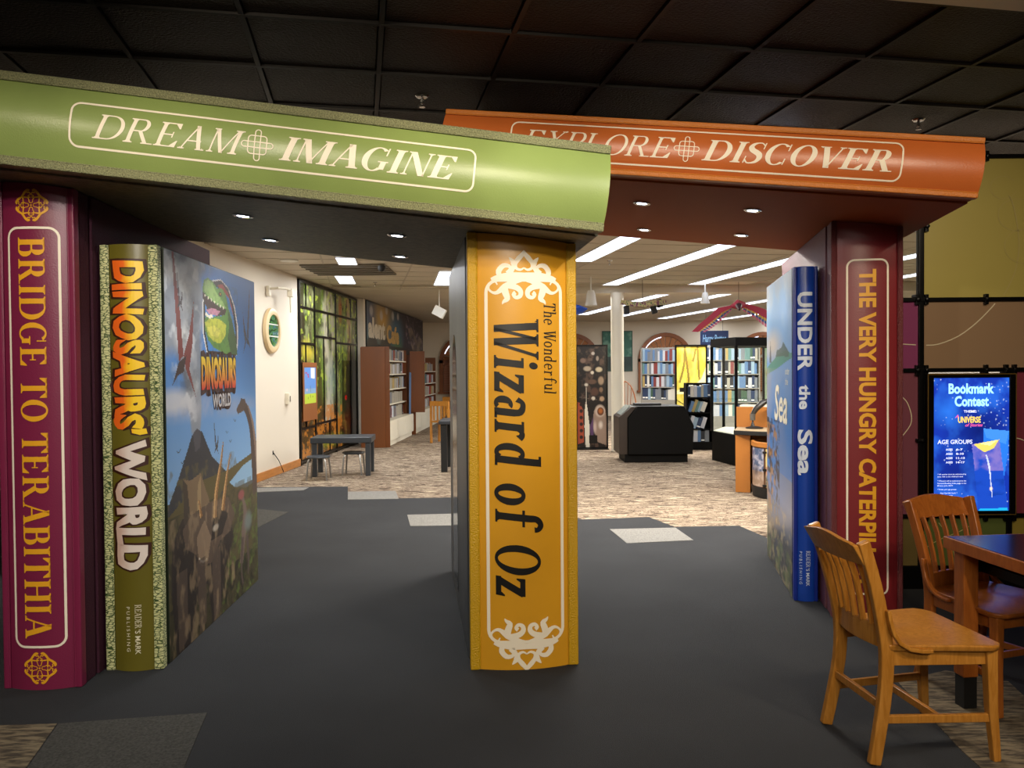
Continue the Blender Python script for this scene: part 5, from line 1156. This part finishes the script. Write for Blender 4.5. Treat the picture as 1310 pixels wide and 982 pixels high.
# distant reading table and chairs at the left of the yellow book
rt = empty('study_table', label='black legged table partly hidden behind the yellow book column', cat='table', matrix=Matrix.Translation((-1.08, 11.75, 0)))
MB().box((0, 0, .70), (1.2, .8, .75)).build('tabletop', m_slate, rt, bevel=.006)
for x, y in ((.03, .03), (1.1, .03), (.03, .66), (1.1, .66)): MB().box((x, y, 0), (x+.09, y+.09, .70)).build('leg', m_dkr, rt)
def far_chair(x, y, rz, lab):
    e = empty('library_chair', (x, y, 0), R(rz), label=lab, cat='chair', group='wooden chairs around the far study tables')
    MB().box((-.21, -.21, .42), (.21, .21, .45)).build('seat', m_wood, e, bevel=.01)
    for sx in (-1, 1):
        MB().box((sx*.19-.02, .17, 0), (sx*.19+.02, .21, .86)).build('leg', m_wood, e); MB().box((sx*.19-.02, -.21, 0), (sx*.19+.02, -.17, .42)).build('leg', m_wood, e)
    MB().box((-.19, .175, .76), (.19, .205, .86)).build('crest_rail', m_wood, e)
    for k in range(4): MB().box((-.13+.08*k, .18, .47), (-.10+.08*k, .20, .76)).build('slat', m_wood, e)
far_chair(-1.42, 16.6, 160, 'wooden slatted chair left of the black table, below the arched window'); far_chair(-1.35, 19.0, 150, 'farther wooden slatted chair under the arched window by the left shelves'); far_chair(-.92, 13.3, 200, 'wooden chair hidden by the edge of the yellow book column')
# arched windows on the far wall
m_wf = mat('brown_window_frame', '#8a4f24', .45, var=.15, vscale=3); m_bl = ramp_mat('brown_wood_slat', [(0, '#8a5428'), (.5, '#a86a38'), (1, '#bd8250')], (1, 1, 1), 3); m_pk = mat('terracotta_blind', '#b87a5a', .6); m_day = mat('daylight_gap', '#dfe8ff', .5, emit=2)
def arch_window(px, n, lab, m_blind):
    p = W(px, 461, 25.38); e = empty('window_%d' % n, (p.x, 25.38, 0), kind='structure'); zs = 1.75; r = .86
    pts = [(r*math.cos(R(t)), zs+r*math.sin(R(t))) for t in range(0, 181, 10)]; inn = [(x*.86, zs+(z-zs)*.86) for x, z in pts]
    mb = MB()
    for i in range(len(pts)-1):
        mb.prism([pts[i], pts[i+1], inn[i+1], inn[i]], .08, Matrix.Translation((0, -.08, 0)))
    mb.box((-r, -.08, .8), (-r*.86, 0, zs)); mb.box((r*.86, -.08, .8), (r, 0, zs)); mb.box((-r, -.08, zs-.05), (r, 0, zs+.05)); mb.box((-r*1.05, -.12, .74), (r*1.05, 0, .8)); mb.build('window_frame', m_wf, e)
    for t in range(0, 180, 15):   # fan of slats
        a, b = R(t+1), R(t+14); MB().prism([(.1*math.cos(a), zs+.05+.1*math.sin(a)), (.74*math.cos(a), zs+.74*math.sin(a)), (.74*math.cos(b), zs+.74*math.sin(b)), (.1*math.cos(b), zs+.05+.1*math.sin(b))], .03, Matrix.Translation((0, -.04, 0))).build('fan_slat', m_bl, e)
    for q in arc(0, zs, .74, .74, .03, .03, 100, 160, 10): MB().poly([(x, -.042, z) for x, z in q]).build('light_gap', m_day, e)
    mb = MB(); z = .82
    while z < zs-.06: mb.box((-r*.85, -.05, z), (r*.85, -.035, z+.035)); z += .045
    o = mb.build('blind', m_blind, e, kind='stuff')
for px, n in ((597, 1), (732, 2), (851, 3), (975, 4), (1100, 5)): arch_window(px, n, '', m_pk if n == 1 else m_bl)
MB().box((-1.95, 25.0, .0), (-1.83, 25.36, 1.95)).build('trim_4', m_wf, kind='structure')
# ================================================================ LIBRARY, right side
p = G(790.5, 577); 
MB().lathe([(.115, 0), (.115, 2.86)], c=(p.x, p.y, 0), n=32).build('white_column', mat('cream_paint', '#e6dfcb', .5), smooth=True, label='round white column reaching the ceiling drop', cat='column')
# space banner
def stand_panel(name, lab, px0, px1, pyt, pyb, canvas, frame=.03, cat='display panel', matp='display_print', em=0):
    a = G(px0, pyb); b_ = W(px1, pyb, a.y); t = W(px0, pyt, a.y).z; w = b_.x-a.x
    e = empty(name, (a.x, a.y, 0), label=lab, cat=cat)
    mb = MB(); mb.box((0, -.02, 0), (frame, .03, t)); mb.box((w-frame, -.02, 0), (w, .03, t)); mb.box((frame, -.02, t-frame), (w-frame, .03, t)); mb.box((frame, -.02, 0), (w-frame, .03, frame)); mb.box((frame, 0, frame), (w-frame, .03, t-frame)); mb.build('frame', m_blkm, e)
    MB().box((0, -.15, 0), (w, .18, .015)).build('foot', m_blkm, e)
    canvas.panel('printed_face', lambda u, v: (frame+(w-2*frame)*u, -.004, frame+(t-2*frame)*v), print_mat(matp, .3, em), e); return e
c = Canvas(60, 160, '#1a1412'); nz = c.noise(6, 14, 4, 61)
c.put(np.clip((nz-.52)*6, 0, 1), '#7a5f50', .5)
for x, y, rx, ry, q in ((.55, .93, .07, .02, '#cfc6be'), (.2, .86, .12, .03, '#8a7060'), (.45, .87, .1, .02, '#6a5648'), (.7, .88, .06, .03, '#a8988a'), (.35, .78, .16, .03, '#c8b8a0'), (.75, .77, .14, .03, '#d8c8a8'), (.52, .74, .07, .02, '#e8dfcc'), (.5, .65, .2, .03, '#6a5040'), (.82, .66, .12, .05, '#a89078'), (.6, .55, .17, .05, '#5a3d30'), (.55, .485, .08, .022, '#e0d6c4'), (.82, .57, .08, .03, '#8c7058'), (.85, .48, .1, .03, '#b89a7c')): c.blob(x, y, rx, ry, q, .4, .95)
c.poly([(.0, .45), (.10, .44), (.2, .36), (.22, .05), (.0, .03)], '#a84a30'); 
for k in range(6): c.blob(.13, .10+.065*k, .07, .022, '#2a1612', .3)
c.poly([(.28, .0), (.24, .2), (.26, .40), (.30, .46), (.34, .40), (.42, .2), (.42, .0)], '#e8e2d0'); c.poly([(.30, .45), (.31, .62), (.32, .45)], '#e8e2d0'); c.blob(.31, .62, .08, .02, '#d8d0c0', .5)
c.poly([(.55, .18), (.56, .36), (.64, .38), (.95, .38), (1, .30), (1, .02), (.7, .05)], '#a08878', .95); c.blob(.78, .36, .2, .07, '#cbb8a8', .3); c.blob(.8, .355, .13, .045, '#5a2c14', .2); c.blob(.8, .36, .1, .035, '#c8763a', .6, .8); c.blob(.8, .22, .1, .05, '#e0d2c4', .7); c.blob(.6, .2, .08, .08, '#d8c4b8', .7, .7)
c.poly([(.40, .04), (.68, .04), (.68, .12), (.40, .12)], '#0c0a0a'); c.poly([(.42, .2), (.55, .3), (.55, .12), (.45, .12)], '#6a4a7a', .7)
c.line([(.05, .5), (.9, .46)], .004, '#8a7a70', .5, asp=.4)
stand_panel('space_display_panel', 'tall black display panel printed with astronaut and rockets', 737, 778, 441, 574, c)
# yellow banner
c = Canvas(60, 130, '#b8a43a'); nz = c.noise(5, 8, 4, 71); c.put(np.clip((nz-.4)*4, 0, 1), '#d6c85e', .9); c.blob(.45, .82, .2, .12, '#b8863a', .6, .8); c.blob(.5, .72, .14, .05, '#c89a4a', .6, .8); c.blob(.1, .88, .12, .12, '#a87c2c', .6, .7)
for pts in ([(.28, 1), (.25, .8), (.1, .62)], [(.3, .95), (.4, .7), (.42, .62)], [(.72, 1), (.75, .8), (.78, .65)], [(.66, .98), (.6, .88), (.55, .84)]): c.line(pts, .03, '#6a5a2a', .9, asp=.45)
c.poly([(.0, .54), (.5, .56), (.85, .66), (1, .78), (1, .50), (0, .50)], '#e8ddb0', .9); c.poly([(.1, .52), (.35, .52), (.35, .57), (.1, .57)], '#1a1610'); c.poly([(.62, .52), (.88, .52), (.88, .57), (.62, .57)], '#1a1610')
c.line([(0, .44), (.2, .40), (.35, .38), (.5, .42), (.6, .44)], .012, '#5a4a22', asp=.45); c.line([(.33, .38), (.34, .28), (.33, .2)], .014, '#5a4a22', asp=.45); c.blob(.75, .36, .25, .06, '#b8662c', .8, .8, tex=np.clip((c.noise(16, 30, 3, 7)-.4)*4, 0, 1)); c.put((c.Y < .22).astype(float), '#a8b03a', .7)
stand_panel('yellow_display_panel', 'tall black framed display panel with yellow storybook print', 864, 905, 441, 567, c, matp='yellow_display_print', em=.06)
# dark blue poster behind
p = W(896, 423, 22); q = W(932, 455, 22)
pb = empty('blue_poster', (p.x, 22, q.z-.25), label='dark blue hanging poster with light blue lettering', cat='poster'); wP = q.x-p.x; hP = p.z-q.z+.25
MB().box((0, 0, 0), (wP, .02, hP)).build('board', mat('navy_print', '#1a2f5c', .5), pb)
art('poster_lettering', face_text('Harry Potter', .2, wP*.84, bold=.02, shear=.15), lambda s, t: Vector((.06+s, -.004, hP-.30+t)), mat('light_blue_print', '#8fc0e8', .5), pb, slice_t=False)
art('poster_lettering', face_text('World', .14, wP*.5, bold=.02, shear=.15), lambda s, t: Vector((.16+s, -.004, hP-.52+t)), MATS['light_blue_print'], pb, slice_t=False)
MB().tube([(wP*.2, .01, hP), (wP*.2, .01, ZL+.04-(q.z-.25))], .004, 5).build('cord', m_dkr, pb); MB().tube([(wP*.8, .01, hP), (wP*.8, .01, ZL+.04-(q.z-.25))], .004, 5).build('cord', m_dkr, pb)
# green posters on the back wall beside the column
def wall_poster(px0, px1, y0, y1, seed, lab):
    a, b_ = W(px0, y1, 25.37), W(px1, y0, 25.37); e = empty('wall_poster', (a.x, 25.36, a.z), label=lab, cat='poster'); w, h = b_.x-a.x, b_.z-a.z
    MB().box((0, 0, 0), (w, .02, h)).build('frame', mat('dark_green_frame', '#1f4a3c', .5), e)
    c = Canvas(30, 45, '#2f6a58'); n = c.noise(4, 6, 4, seed); c.put(np.clip((n-.45)*5, 0, 1), '#7aa890', .7); c.blob(.5, .6, .25, .15, '#c8a85a', .6, .8); c.blob(.45, .45, .3, .1, '#b0b8a8', .7, .6, tex=n); c.put((c.Y < .35).astype(float), '#1f2a2a', .9); c.blob(.5, .2, .25, .1, '#8a7a5a', .8, .7, tex=n)
    c.panel('printed_face', lambda u, v: (.03+(w-.06)*u, -.003, .03+(h-.06)*v), print_mat('poster_print', .5), e)
wall_poster(770.5, 809, 423, 475, 81, 'green illustrated poster on the far wall behind the white column')
# bookshelves on the far right
m_bks = mat('grey_steel_shelf', '#8f8c84', .5)
def stack_unit(lab, M, L, H, zs, rowh, rowlab, grp, m, seed, depth=.3, lean=None, open_back=False):
    rown = {4: ['bottom row', 'lower middle row', 'upper middle row', 'top row'], 5: ['bottom row', 'second row up', 'middle row', 'fourth row up', 'top row']}[len(zs)]; e = empty('book_stack', label=lab, cat='bookshelf', matrix=M); rnd = random.Random(seed)
    MB().box((-.025, 0, 0), (0, depth, H)).build('side_panel', m, e); MB().box((L, 0, 0), (L+.025, depth, H)).build('side_panel', m, e); MB().box((0, depth-.015, 0), (L, depth, H)).build('back_panel', m, e)
    for i, z in enumerate(zs):
        MB().box((0, 0, z-.02), (L, depth-.015, z)).build('shelf_board', m, e)
        ln = (lean[i] if lean else 0); book_row(M, 0, L, z, rowh*.68, rowh*.9, '@'+rowlab+', '+rown[i], grp, lean=ln, rnd=rnd)
    MB().box((0, 0, 0), (L, .02, zs[0]-.02)).build('kick_panel', m, e); return e
u1 = G(820, 553, 0); 
SM = Matrix.Translation((3.06, 19.0, 0)) @ Matrix.Rotation(R(-38), 4, 'Z')
stack_unit('tall library bookshelf behind the black kiosk with five rows of books', SM, 1.35, 1.98, [.76, 1.06, 1.36, 1.66], .32, 'book on the tall shelf behind the kiosk', 'books on the tall shelf behind the kiosk', m_bks, 5)
SM = Matrix.Translation((3.80, 17.2, 0)) @ Matrix.Rotation(R(-4), 4, 'Z')
stack_unit('tall bookshelf seen through the glass display case', SM, 1.45, 1.98, [.46, .76, 1.06, 1.36, 1.66], .32, 'book on the shelf behind the glass case', 'books on the shelf behind the glass case', m_bks, 6)
bl_m = mat('black_laminate', '#0a0908', .6, spec=.12)
kx = G(880, 575); SM = Matrix.Translation((kx.x, kx.y, 0)) @ Matrix.Rotation(R(-3), 4, 'Z')
stack_unit('small black bookcase with leaning books between kiosk and glass case', SM, .44, 1.22, [.14, .38, .68, .96], .27, 'book in the small black bookcase', 'books in the small black bookcase', bl_m, 9, lean=[0, .3, .35, 0])
# kiosk
ka, kb = G(800, 592), G(882, 592); wK = kb.x-ka.x
kk = empty('black_kiosk', (ka.x, ka.y, 0), label='low black angular kiosk with sloping sides in the middle of the library', cat='kiosk')
hK = 1.5-(520-471)*ka.y/F*1.0; f_ = wK/(889-806+.0)
prof_ = [(.05, .13), (wK+.07, .13), (wK+.09, .58), (wK-.06, hK), (.20, hK), (.05, .70)]
MB().prism(prof_, .8).build('body', bl_m, kk, bevel=.01); MB().box((0, .06, 0), (wK, .74, .13)).build('plinth', bl_m, kk)
MB().prism([(-.09, .13), (.045, .13), (.045, .71), (.19, hK-.01), (.11, hK-.01), (-.09, .72)], .70, Matrix.Translation((0, .05, 0))).build('side_wing', mat('dark_brown_laminate', '#30251e', .4), kk, bevel=.006)
MB().sweep([(-.055, .35, .755), (.09, .35, hK+.005)], (.42, .02), up=(0, .0, 1)).build('sloped_screen', mat('pale_screen_glass', '#aab4b0', .2), kk)
MB().box((.2, .25, hK), (.62, .5, hK+.035)).build('book_on_top', m_dkr, kk)
# hooped chair behind column
hp = G(795, 552); hc = empty('hoop_back_chair', (hp.x+.12, hp.y, 0), R(160), label='wooden hoop back chair partly behind the white column', cat='chair')
MB().lathe([(.01, .43), (.22, .43), (.24, .45), (.22, .47), (.01, .47)], n=24).build('seat', m_wood2, hc, smooth=True)
MB().tube([(.28*math.cos(R(t)), .2, .47+.72*math.sin(R(t))) for t in range(0, 181, 12)], .014, 8).build('back_hoop', m_wood2, hc, smooth=True)
for k in range(5): x = -.16+.08*k; MB().tube([(x*.8, .19, .46), (x, .2, .47+.70*math.sqrt(max(.05, 1-(x/.28)**2)))], .008, 6).build('spindle', m_wood2, hc, smooth=True)
for sx in (-1, 1):
    for sy in (-1, 1): MB().tube([(sx*.13, sy*.13, .44), (sx*.2, sy*.2, 0)], [.014, .02], 8).build('leg', m_wood2, hc, smooth=True)
# glass display case
ga, gm_, gr_ = G(911, 588), G(942, 596), G(1010, 592); zb = .47
gc = empty('glass_display_case', (0, 0, 0), label='tall glass display case with black top and base beside the service desk', cat='display case')
gback_ = [Vector((gr_.x+.35, gr_.y+.9, 0)), Vector((ga.x+.4, ga.y+.8, 0))]
ring = [ga, gm_, gr_]+gback_; ring = [Vector((q.x, q.y, 0)) for q in ring]
def poly_slab(z0, z1, name, m, off=0):
    cen = sum(ring, Vector())/len(ring); P = [cen+(q-cen)*(1+off) for q in ring]
    mb = MB(); n = len(P); mb.v = [(q.x, q.y, z0) for q in P]+[(q.x, q.y, z1) for q in P]
    mb.f = [tuple(range(n)), tuple(range(n, 2*n))]+[(i, (i+1) % n, n+(i+1) % n, n+i) for i in range(n)]; return mb.build(name, m, gc)
zt = 1.5+(469-443)*ga.y/F; ztop = 1.5+(469-433)*ga.y/F
poly_slab(0, zb, 'base', bl_m, .0); poly_slab(zt, ztop, 'top', bl_m, .03); poly_slab(zb, zb+.01, 'deck', m_shw, -.03)
for q in ring: MB().box((q.x-.02, q.y-.02, zb), (q.x+.02, q.y+.02, zt)).build('post', bl_m, gc)
for i in range(5):
    a, b_ = ring[i], ring[(i+1) % 5]; MB().poly([(a.x, a.y, zb), (b_.x, b_.y, zb), (b_.x, b_.y, zt), (a.x, a.y, zt)]).build('glass_pane', m_clear, gc)
MB().box((gm_.x-.35, gm_.y+.15, 1.0), (gm_.x+.7, gm_.y+.7, 1.01)).build('glass_shelf', m_clear, gc)
# pale poster right inside behind case
p = W(976, 446, 13.9); 
c = Canvas(30, 70, '#c8dcb8'); n = c.noise(4, 8, 4, 91); c.put(np.clip((n-.45)*5, 0, 1), '#a8c8a0', .8); c.blob(.4, .75, .4, .08, '#d8a868', .7); c.poly([(.3, .55), (.9, .55), (.9, .62), (.3, .62)], '#222018'); c.blob(.5, .3, .4, .15, '#e8e8d8', .8, .6, tex=n)
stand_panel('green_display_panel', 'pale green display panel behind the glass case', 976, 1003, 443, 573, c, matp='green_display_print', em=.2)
# service desk
m_maple = mat('orange_maple_laminate', '#a86a2c', .4, var=.1, vscale=2)
D0 = G(941, 629); zt_ = .745; DKM = Matrix.Translation(D0) @ Matrix.Rotation(R(-19), 4, 'Z')
dk = empty('service_desk', label='curved service desk with orange wood panels and a dark edged counter', cat='desk', matrix=DKM)
MB().box((0, 0, 0), (.17, .6, .69)).build('front_panel', m_maple, dk)
n = 16; P = [(-.02, .75)]+[(-.02, .0)]+[(-.02+1.1*k/n, -.0-.16*math.sin(math.pi*(k/n))) for k in range(1, n+1)]+[(1.08, .75)]
slab('counter_edge', [(x, y, zt_-.004) for x, y in P], .05, m_dkr, dk, bevel=.004); slab('countertop', [(x+(.01 if x < 0 else -.01 if x > 1 else 0), y+.012, zt_) for x, y in P], .004, mat('speckled_tan_laminate', '#b09c7c', .4, var=.15, vscale=90), dk)
MB().box((-.02, .55, zt_), (1.0, .59, 1.0)).build('back_panel', m_maple, dk, bevel=.003); MB().box((.02, .59, 1.0), (1.0, .8, 1.02)).build('ledge', m_shw, dk); MB().box((.0, .60, 0), (1.0, .75, .69)).build('rear_panel', m_maple, dk)
# book return drum with poster
bx_, by_ = D0.x+.53, D0.y-.32+.0
bc = empty('round_book_cart', (bx_, by_, 0), label='round bin wrapped in posters, one reading AMERICA, under the counter', cat='bin')
MB().lathe([(.40, 0), (.42, .10), (.42, .12)], n=40).build('plinth', m_dkr, bc, smooth=True)
MB().lathe([(.40, .12), (.40, .60)], n=40).build('drum', mat('bin_shell', '#6a4a34', .5), bc, smooth=True); MB().lathe([(.385, .58), (.42, .585), (.42, .635), (.385, .64)], n=40).build('rim', m_maple, bc, smooth=True)
def wrap(c, a0, a1, z0, z1, mname):
    c.panel('poster', lambda u, v: (.408*math.cos(R(a0+(a1-a0)*u)), .408*math.sin(R(a0+(a1-a0)*u)), z0+(z1-z0)*v), print_mat(mname, .4), bc)
c = Canvas(50, 50, '#cdb878'); n = c.noise(6, 6, 4, 95); c.put(((c.Y < .55) & (c.Y > .3)).astype(float), '#a86a6a', .7); c.put((c.Y < .35).astype(float)*np.clip((n-.35)*4, 0, 1), '#8a8478', .9); c.put((c.Y < .3).astype(float)*np.clip((c.noise(16, 16, 3, 5)-.5)*6, 0, 1), '#3a342c', .8)
wrap(c, 214, 292, .13, .57, 'america_print')
c = Canvas(30, 50, '#4a5a7a'); n = c.noise(5, 8, 4, 96); c.put(np.clip((n-.45)*5, 0, 1), '#b8b4c0', .8); c.put((c.Y < .4).astype(float), '#b08a58', .6); c.blob(.5, .4, .3, .2, '#2a2030', .8, .8)
wrap(c, 172, 210, .13, .57, 'photo_print')
art('poster_lettering', face_text('AMERICA', .055, .36, bold=.03), lambda s, t: Vector((.412*math.cos(R(220)+s/.41), .412*math.sin(R(220)+s/.41), .49+t)), m_blk, bc, slice_t=False)
for z in (.15, .33, .53): MB().box((-.02, -.02, -.012), (.02, .01, .012), Matrix.Translation((.412*math.cos(R(212)), .412*math.sin(R(212)), z))).build('latch', m_dkr, bc)
# scanner arm and dark tray on the counter
sc0 = W(965, 550, D0.y+.25); sa = empty('desk_scanner', (sc0.x, D0.y+.25, zt_+.001), label='black handset on a curved stand on the service desk counter', cat='scanner')
MB().lathe([(.10, 0), (.11, .01), (.05, .025), (.01, .03)], n=20).build('base', m_dkr, sa, smooth=True); MB().tube([(-.02, 0, .02), (-.02, 0, .17), (.02, 0, .24), (.10, 0, .31), (.17, 0, .35)], [.03, .028, .035, .04, .02], 10).build('arm', mat('dark_plastic', '#26221e', .35), sa, smooth=True)
MB().lathe([(.032, .10), (.034, .18)], c=(-.02, 0, 0), n=16).build('ring', m_steel, sa, smooth=True)
MB().tube([(.17, 0, .35), (.26, .02, .33), (.3, .02, .2)], .010, 6).build('cable', m_dkr, sa, smooth=True)
tr_ = MB().box((D0.x+.50, D0.y+.22, zt_+.001), (D0.x+.80, D0.y+.34, zt_+.13)).build('document_tray', mat('slate_plastic', '#3a424a', .4), bevel=.02, label='dark grey tray on the counter behind the scanner', cat='tray')
# track spotlights and box light
def track_head(px, py, Y, s, lab):
    p = W(px, py, Y); zc = ZL+(.0 if Y > 14.9 else 0); e = empty('track_spotlight', p, label=lab, cat='spotlight', group='white spotlights hanging from the library ceiling')
    MB().lathe([(.05*s, .12*s), (.07*s, .06*s), (.085*s, -.05*s), (.10*s, -.12*s), (.08*s, -.13*s)], n=20).build('shade', MATS['white_fixture_frame'], e, smooth=True); MB().tube([(0, 0, .1*s), (0, 0, max(.2, zc-p.z))], .012, 8).build('stem', MATS['white_fixture_frame'], e)
track_head(756, 381, 13.0, 1.0, 'white spotlight hanging just right of the yellow book'); track_head(902, 381, 14.0, .8, 'white spotlight hanging left of the parrot kite')
p = W(562, 399, 15); e = empty('box_spotlight', p, label='pale boxy spotlight hanging left of the yellow book column', cat='spotlight')
MB().box((-.11, -.1, -.09), (.11, .1, .09), Matrix.Rotation(R(28), 4, 'Y')).build('housing', MATS['white_fixture_frame'], e, bevel=.01); MB().tube([(0, 0, .08), (0, 0, ZL+.05-p.z)], .012, 8).build('stem', MATS['white_fixture_frame'], e)
dmp = G(488, 337, ZL); e = empty('security_camera', dmp, label='small black dome camera on the ceiling vent', cat='camera')
MB().lathe([(.055, -.03), (.055, -.055), (.05, -.08), (.03, -.105), (.005, -.115)], n=20).build('dome', m_dkr, e, smooth=True)
for px, py, nm in ((370, 333, 'round white recessed light in the beige ceiling near the left wall'),):
    p = G(px, py, ZL); e = empty('recessed_light', p, label=nm, cat='ceiling light'); MB().lathe([(.08, .0), (.12, -.002), (.115, -.012), (.085, -.008)], n=24).build('trim_ring', MATS['white_fixture_frame'], e, smooth=True); MB().lathe([(.005, -.004), (.085, -.006), (.085, -.001)], n=20).build('lens', mat('dim_lens', '#d8d2c0', .4, emit=.4), e)
# parrot kite
pk = W(946, 392, 14.0); pe = empty('parrot_kite', pk, label='red parrot shaped kite with striped wings hanging from the ceiling', cat='kite')
def kp(px, py, dy=0): q = W(px, py, 14.0+dy)-pk; return (q.x, q.y, q.z)
m_kred = mat('crimson_cloth', '#a8243a', .6); 
def wing(root, tipline, lead, nm, lab):
    mb = MB(); n = len(lead)
    for a, b_ in zip(lead, tipline):
        A, B = Vector(kp(*a)), Vector(kp(*b_)); mb.v += [tuple(A), tuple(A.lerp(B, .5)+Vector((0, -.02, 0)))]
    for i in range(n-1): mb.f.append((2*i, 2*i+1, 2*i+3, 2*i+2))
    o = mb.build('wing', m_kred, pe, label=lab); o.modifiers.new('s', 'SOLIDIFY').thickness = .01
    k = 0
    for i in range(n-1):
        for j in range(3):
            t0, t1 = j/3, (j+.72)/3
            A0, A1 = Vector(kp(*lead[i])).lerp(Vector(kp(*lead[i+1])), t0), Vector(kp(*lead[i])).lerp(Vector(kp(*lead[i+1])), t1)
            B0, B1 = Vector(kp(*tipline[i])).lerp(Vector(kp(*tipline[i+1])), t0), Vector(kp(*tipline[i])).lerp(Vector(kp(*tipline[i+1])), t1)
            for f0, f1, cn, ch in ((.5, .66, 'yellow_cloth', '#d0a838'), (.66, .82, 'blue_cloth', '#2c4f8c'), (.82, 1, 'pink_cloth', '#c8607c')):
                q = MB().poly([A0.lerp(B0, f0), A1.lerp(B1, f0), A1.lerp(B1, f1), A0.lerp(B0, f1)]).build('feather', mat(cn, ch, .6), o); q.modifiers.new('s', 'SOLIDIFY').thickness = .006
wing(None, [(936, 396), (927, 406), (918, 414), (909, 421), (901, 425)], [(936, 390), (918, 394), (905, 406), (896, 413), (885, 424)], 'l', 'left wing folded downward')
wing(None, [(950, 397), (967, 408), (978, 417), (988, 422), (1002, 428)], [(953, 388), (966, 391), (978, 395), (988, 402), (1004, 414)], 'r', 'right wing')
mb = MB(); mb.tube([kp(936, 392), kp(944, 389.5, -.05), kp(952, 390)], [.03, .09, .05], 10); mb.build('body', m_kred, pe, smooth=True); MB().tube([kp(945, 391, -.1), kp(946, 396, -.2)], [.06, .02], 8).build('head', mat('kite_head', '#3a1a22', .5), pe, smooth=True)
MB().tube([kp(945, 388), (kp(945, 388)[0], kp(945, 388)[1], ZL-.13-pk.z if False else ZL-pk.z)], .004, 5).build('string', m_dkr, pe)
# hanging glider model
gk = W(822, 388, 13.5); ge = empty('model_glider', gk, label='patterned toy glider with black fins hanging beside the white column', cat='toy aircraft')
def gp_(px, py, dy=0): q = W(px, py, 13.5+dy)-gk; return Vector((q.x, q.y, q.z))
mb = MB(); mb.sweep([gp_(799, 387, .1), gp_(812, 389.5), gp_(826, 390), gp_(838, 387.5), gp_(842, 387, .1)], (.30, .08)); mb.build('wing', ramp_mat('patchwork_cloth', [(0, '#3a2a4a'), (.45, '#6a3a4a'), (.52, '#c8b878'), (.6, '#4a5a3a'), (1, '#d8c8a8')], (6, 6, 6), 3), ge)
for a, b_ in (((801, 391), (802, 402)), ((835, 391), (838, 401)), ((842, 383), (845, 393))): MB().sweep([gp_(*a), gp_(*b_)], (.09, .09), up=(0, 1, 0)).build('fin', m_dkr, ge, bevel=.012)
MB().tube([gp_(822, 388), gp_(822, 388)+Vector((0, 0, ZL-gk.z))], .004, 5).build('string', m_dkr, ge)
# blue kite by the yellow book
bq = W(742, 397, 12); be = empty('blue_kite', bq, label='bright blue kite tip showing beside the yellow book column', cat='kite')
def bp_(px, py, dy=0): q = W(px, py, 12+dy)-bq; return tuple(q)
mb = MB(); P = [bp_(725, 388), bp_(742, 392, -.1), bp_(751.5, 395.5), bp_(745, 401, .1), bp_(725, 405)]; mb.poly(P).build('sail', mat('blue_nylon', '#1a4ec0', .5), be).modifiers.new('s', 'SOLIDIFY').thickness = .03
MB().tube([bp_(735, 395), (bp_(735, 395)[0], 0, ZL-bq.z)], .004, 5).build('string', m_dkr, be)
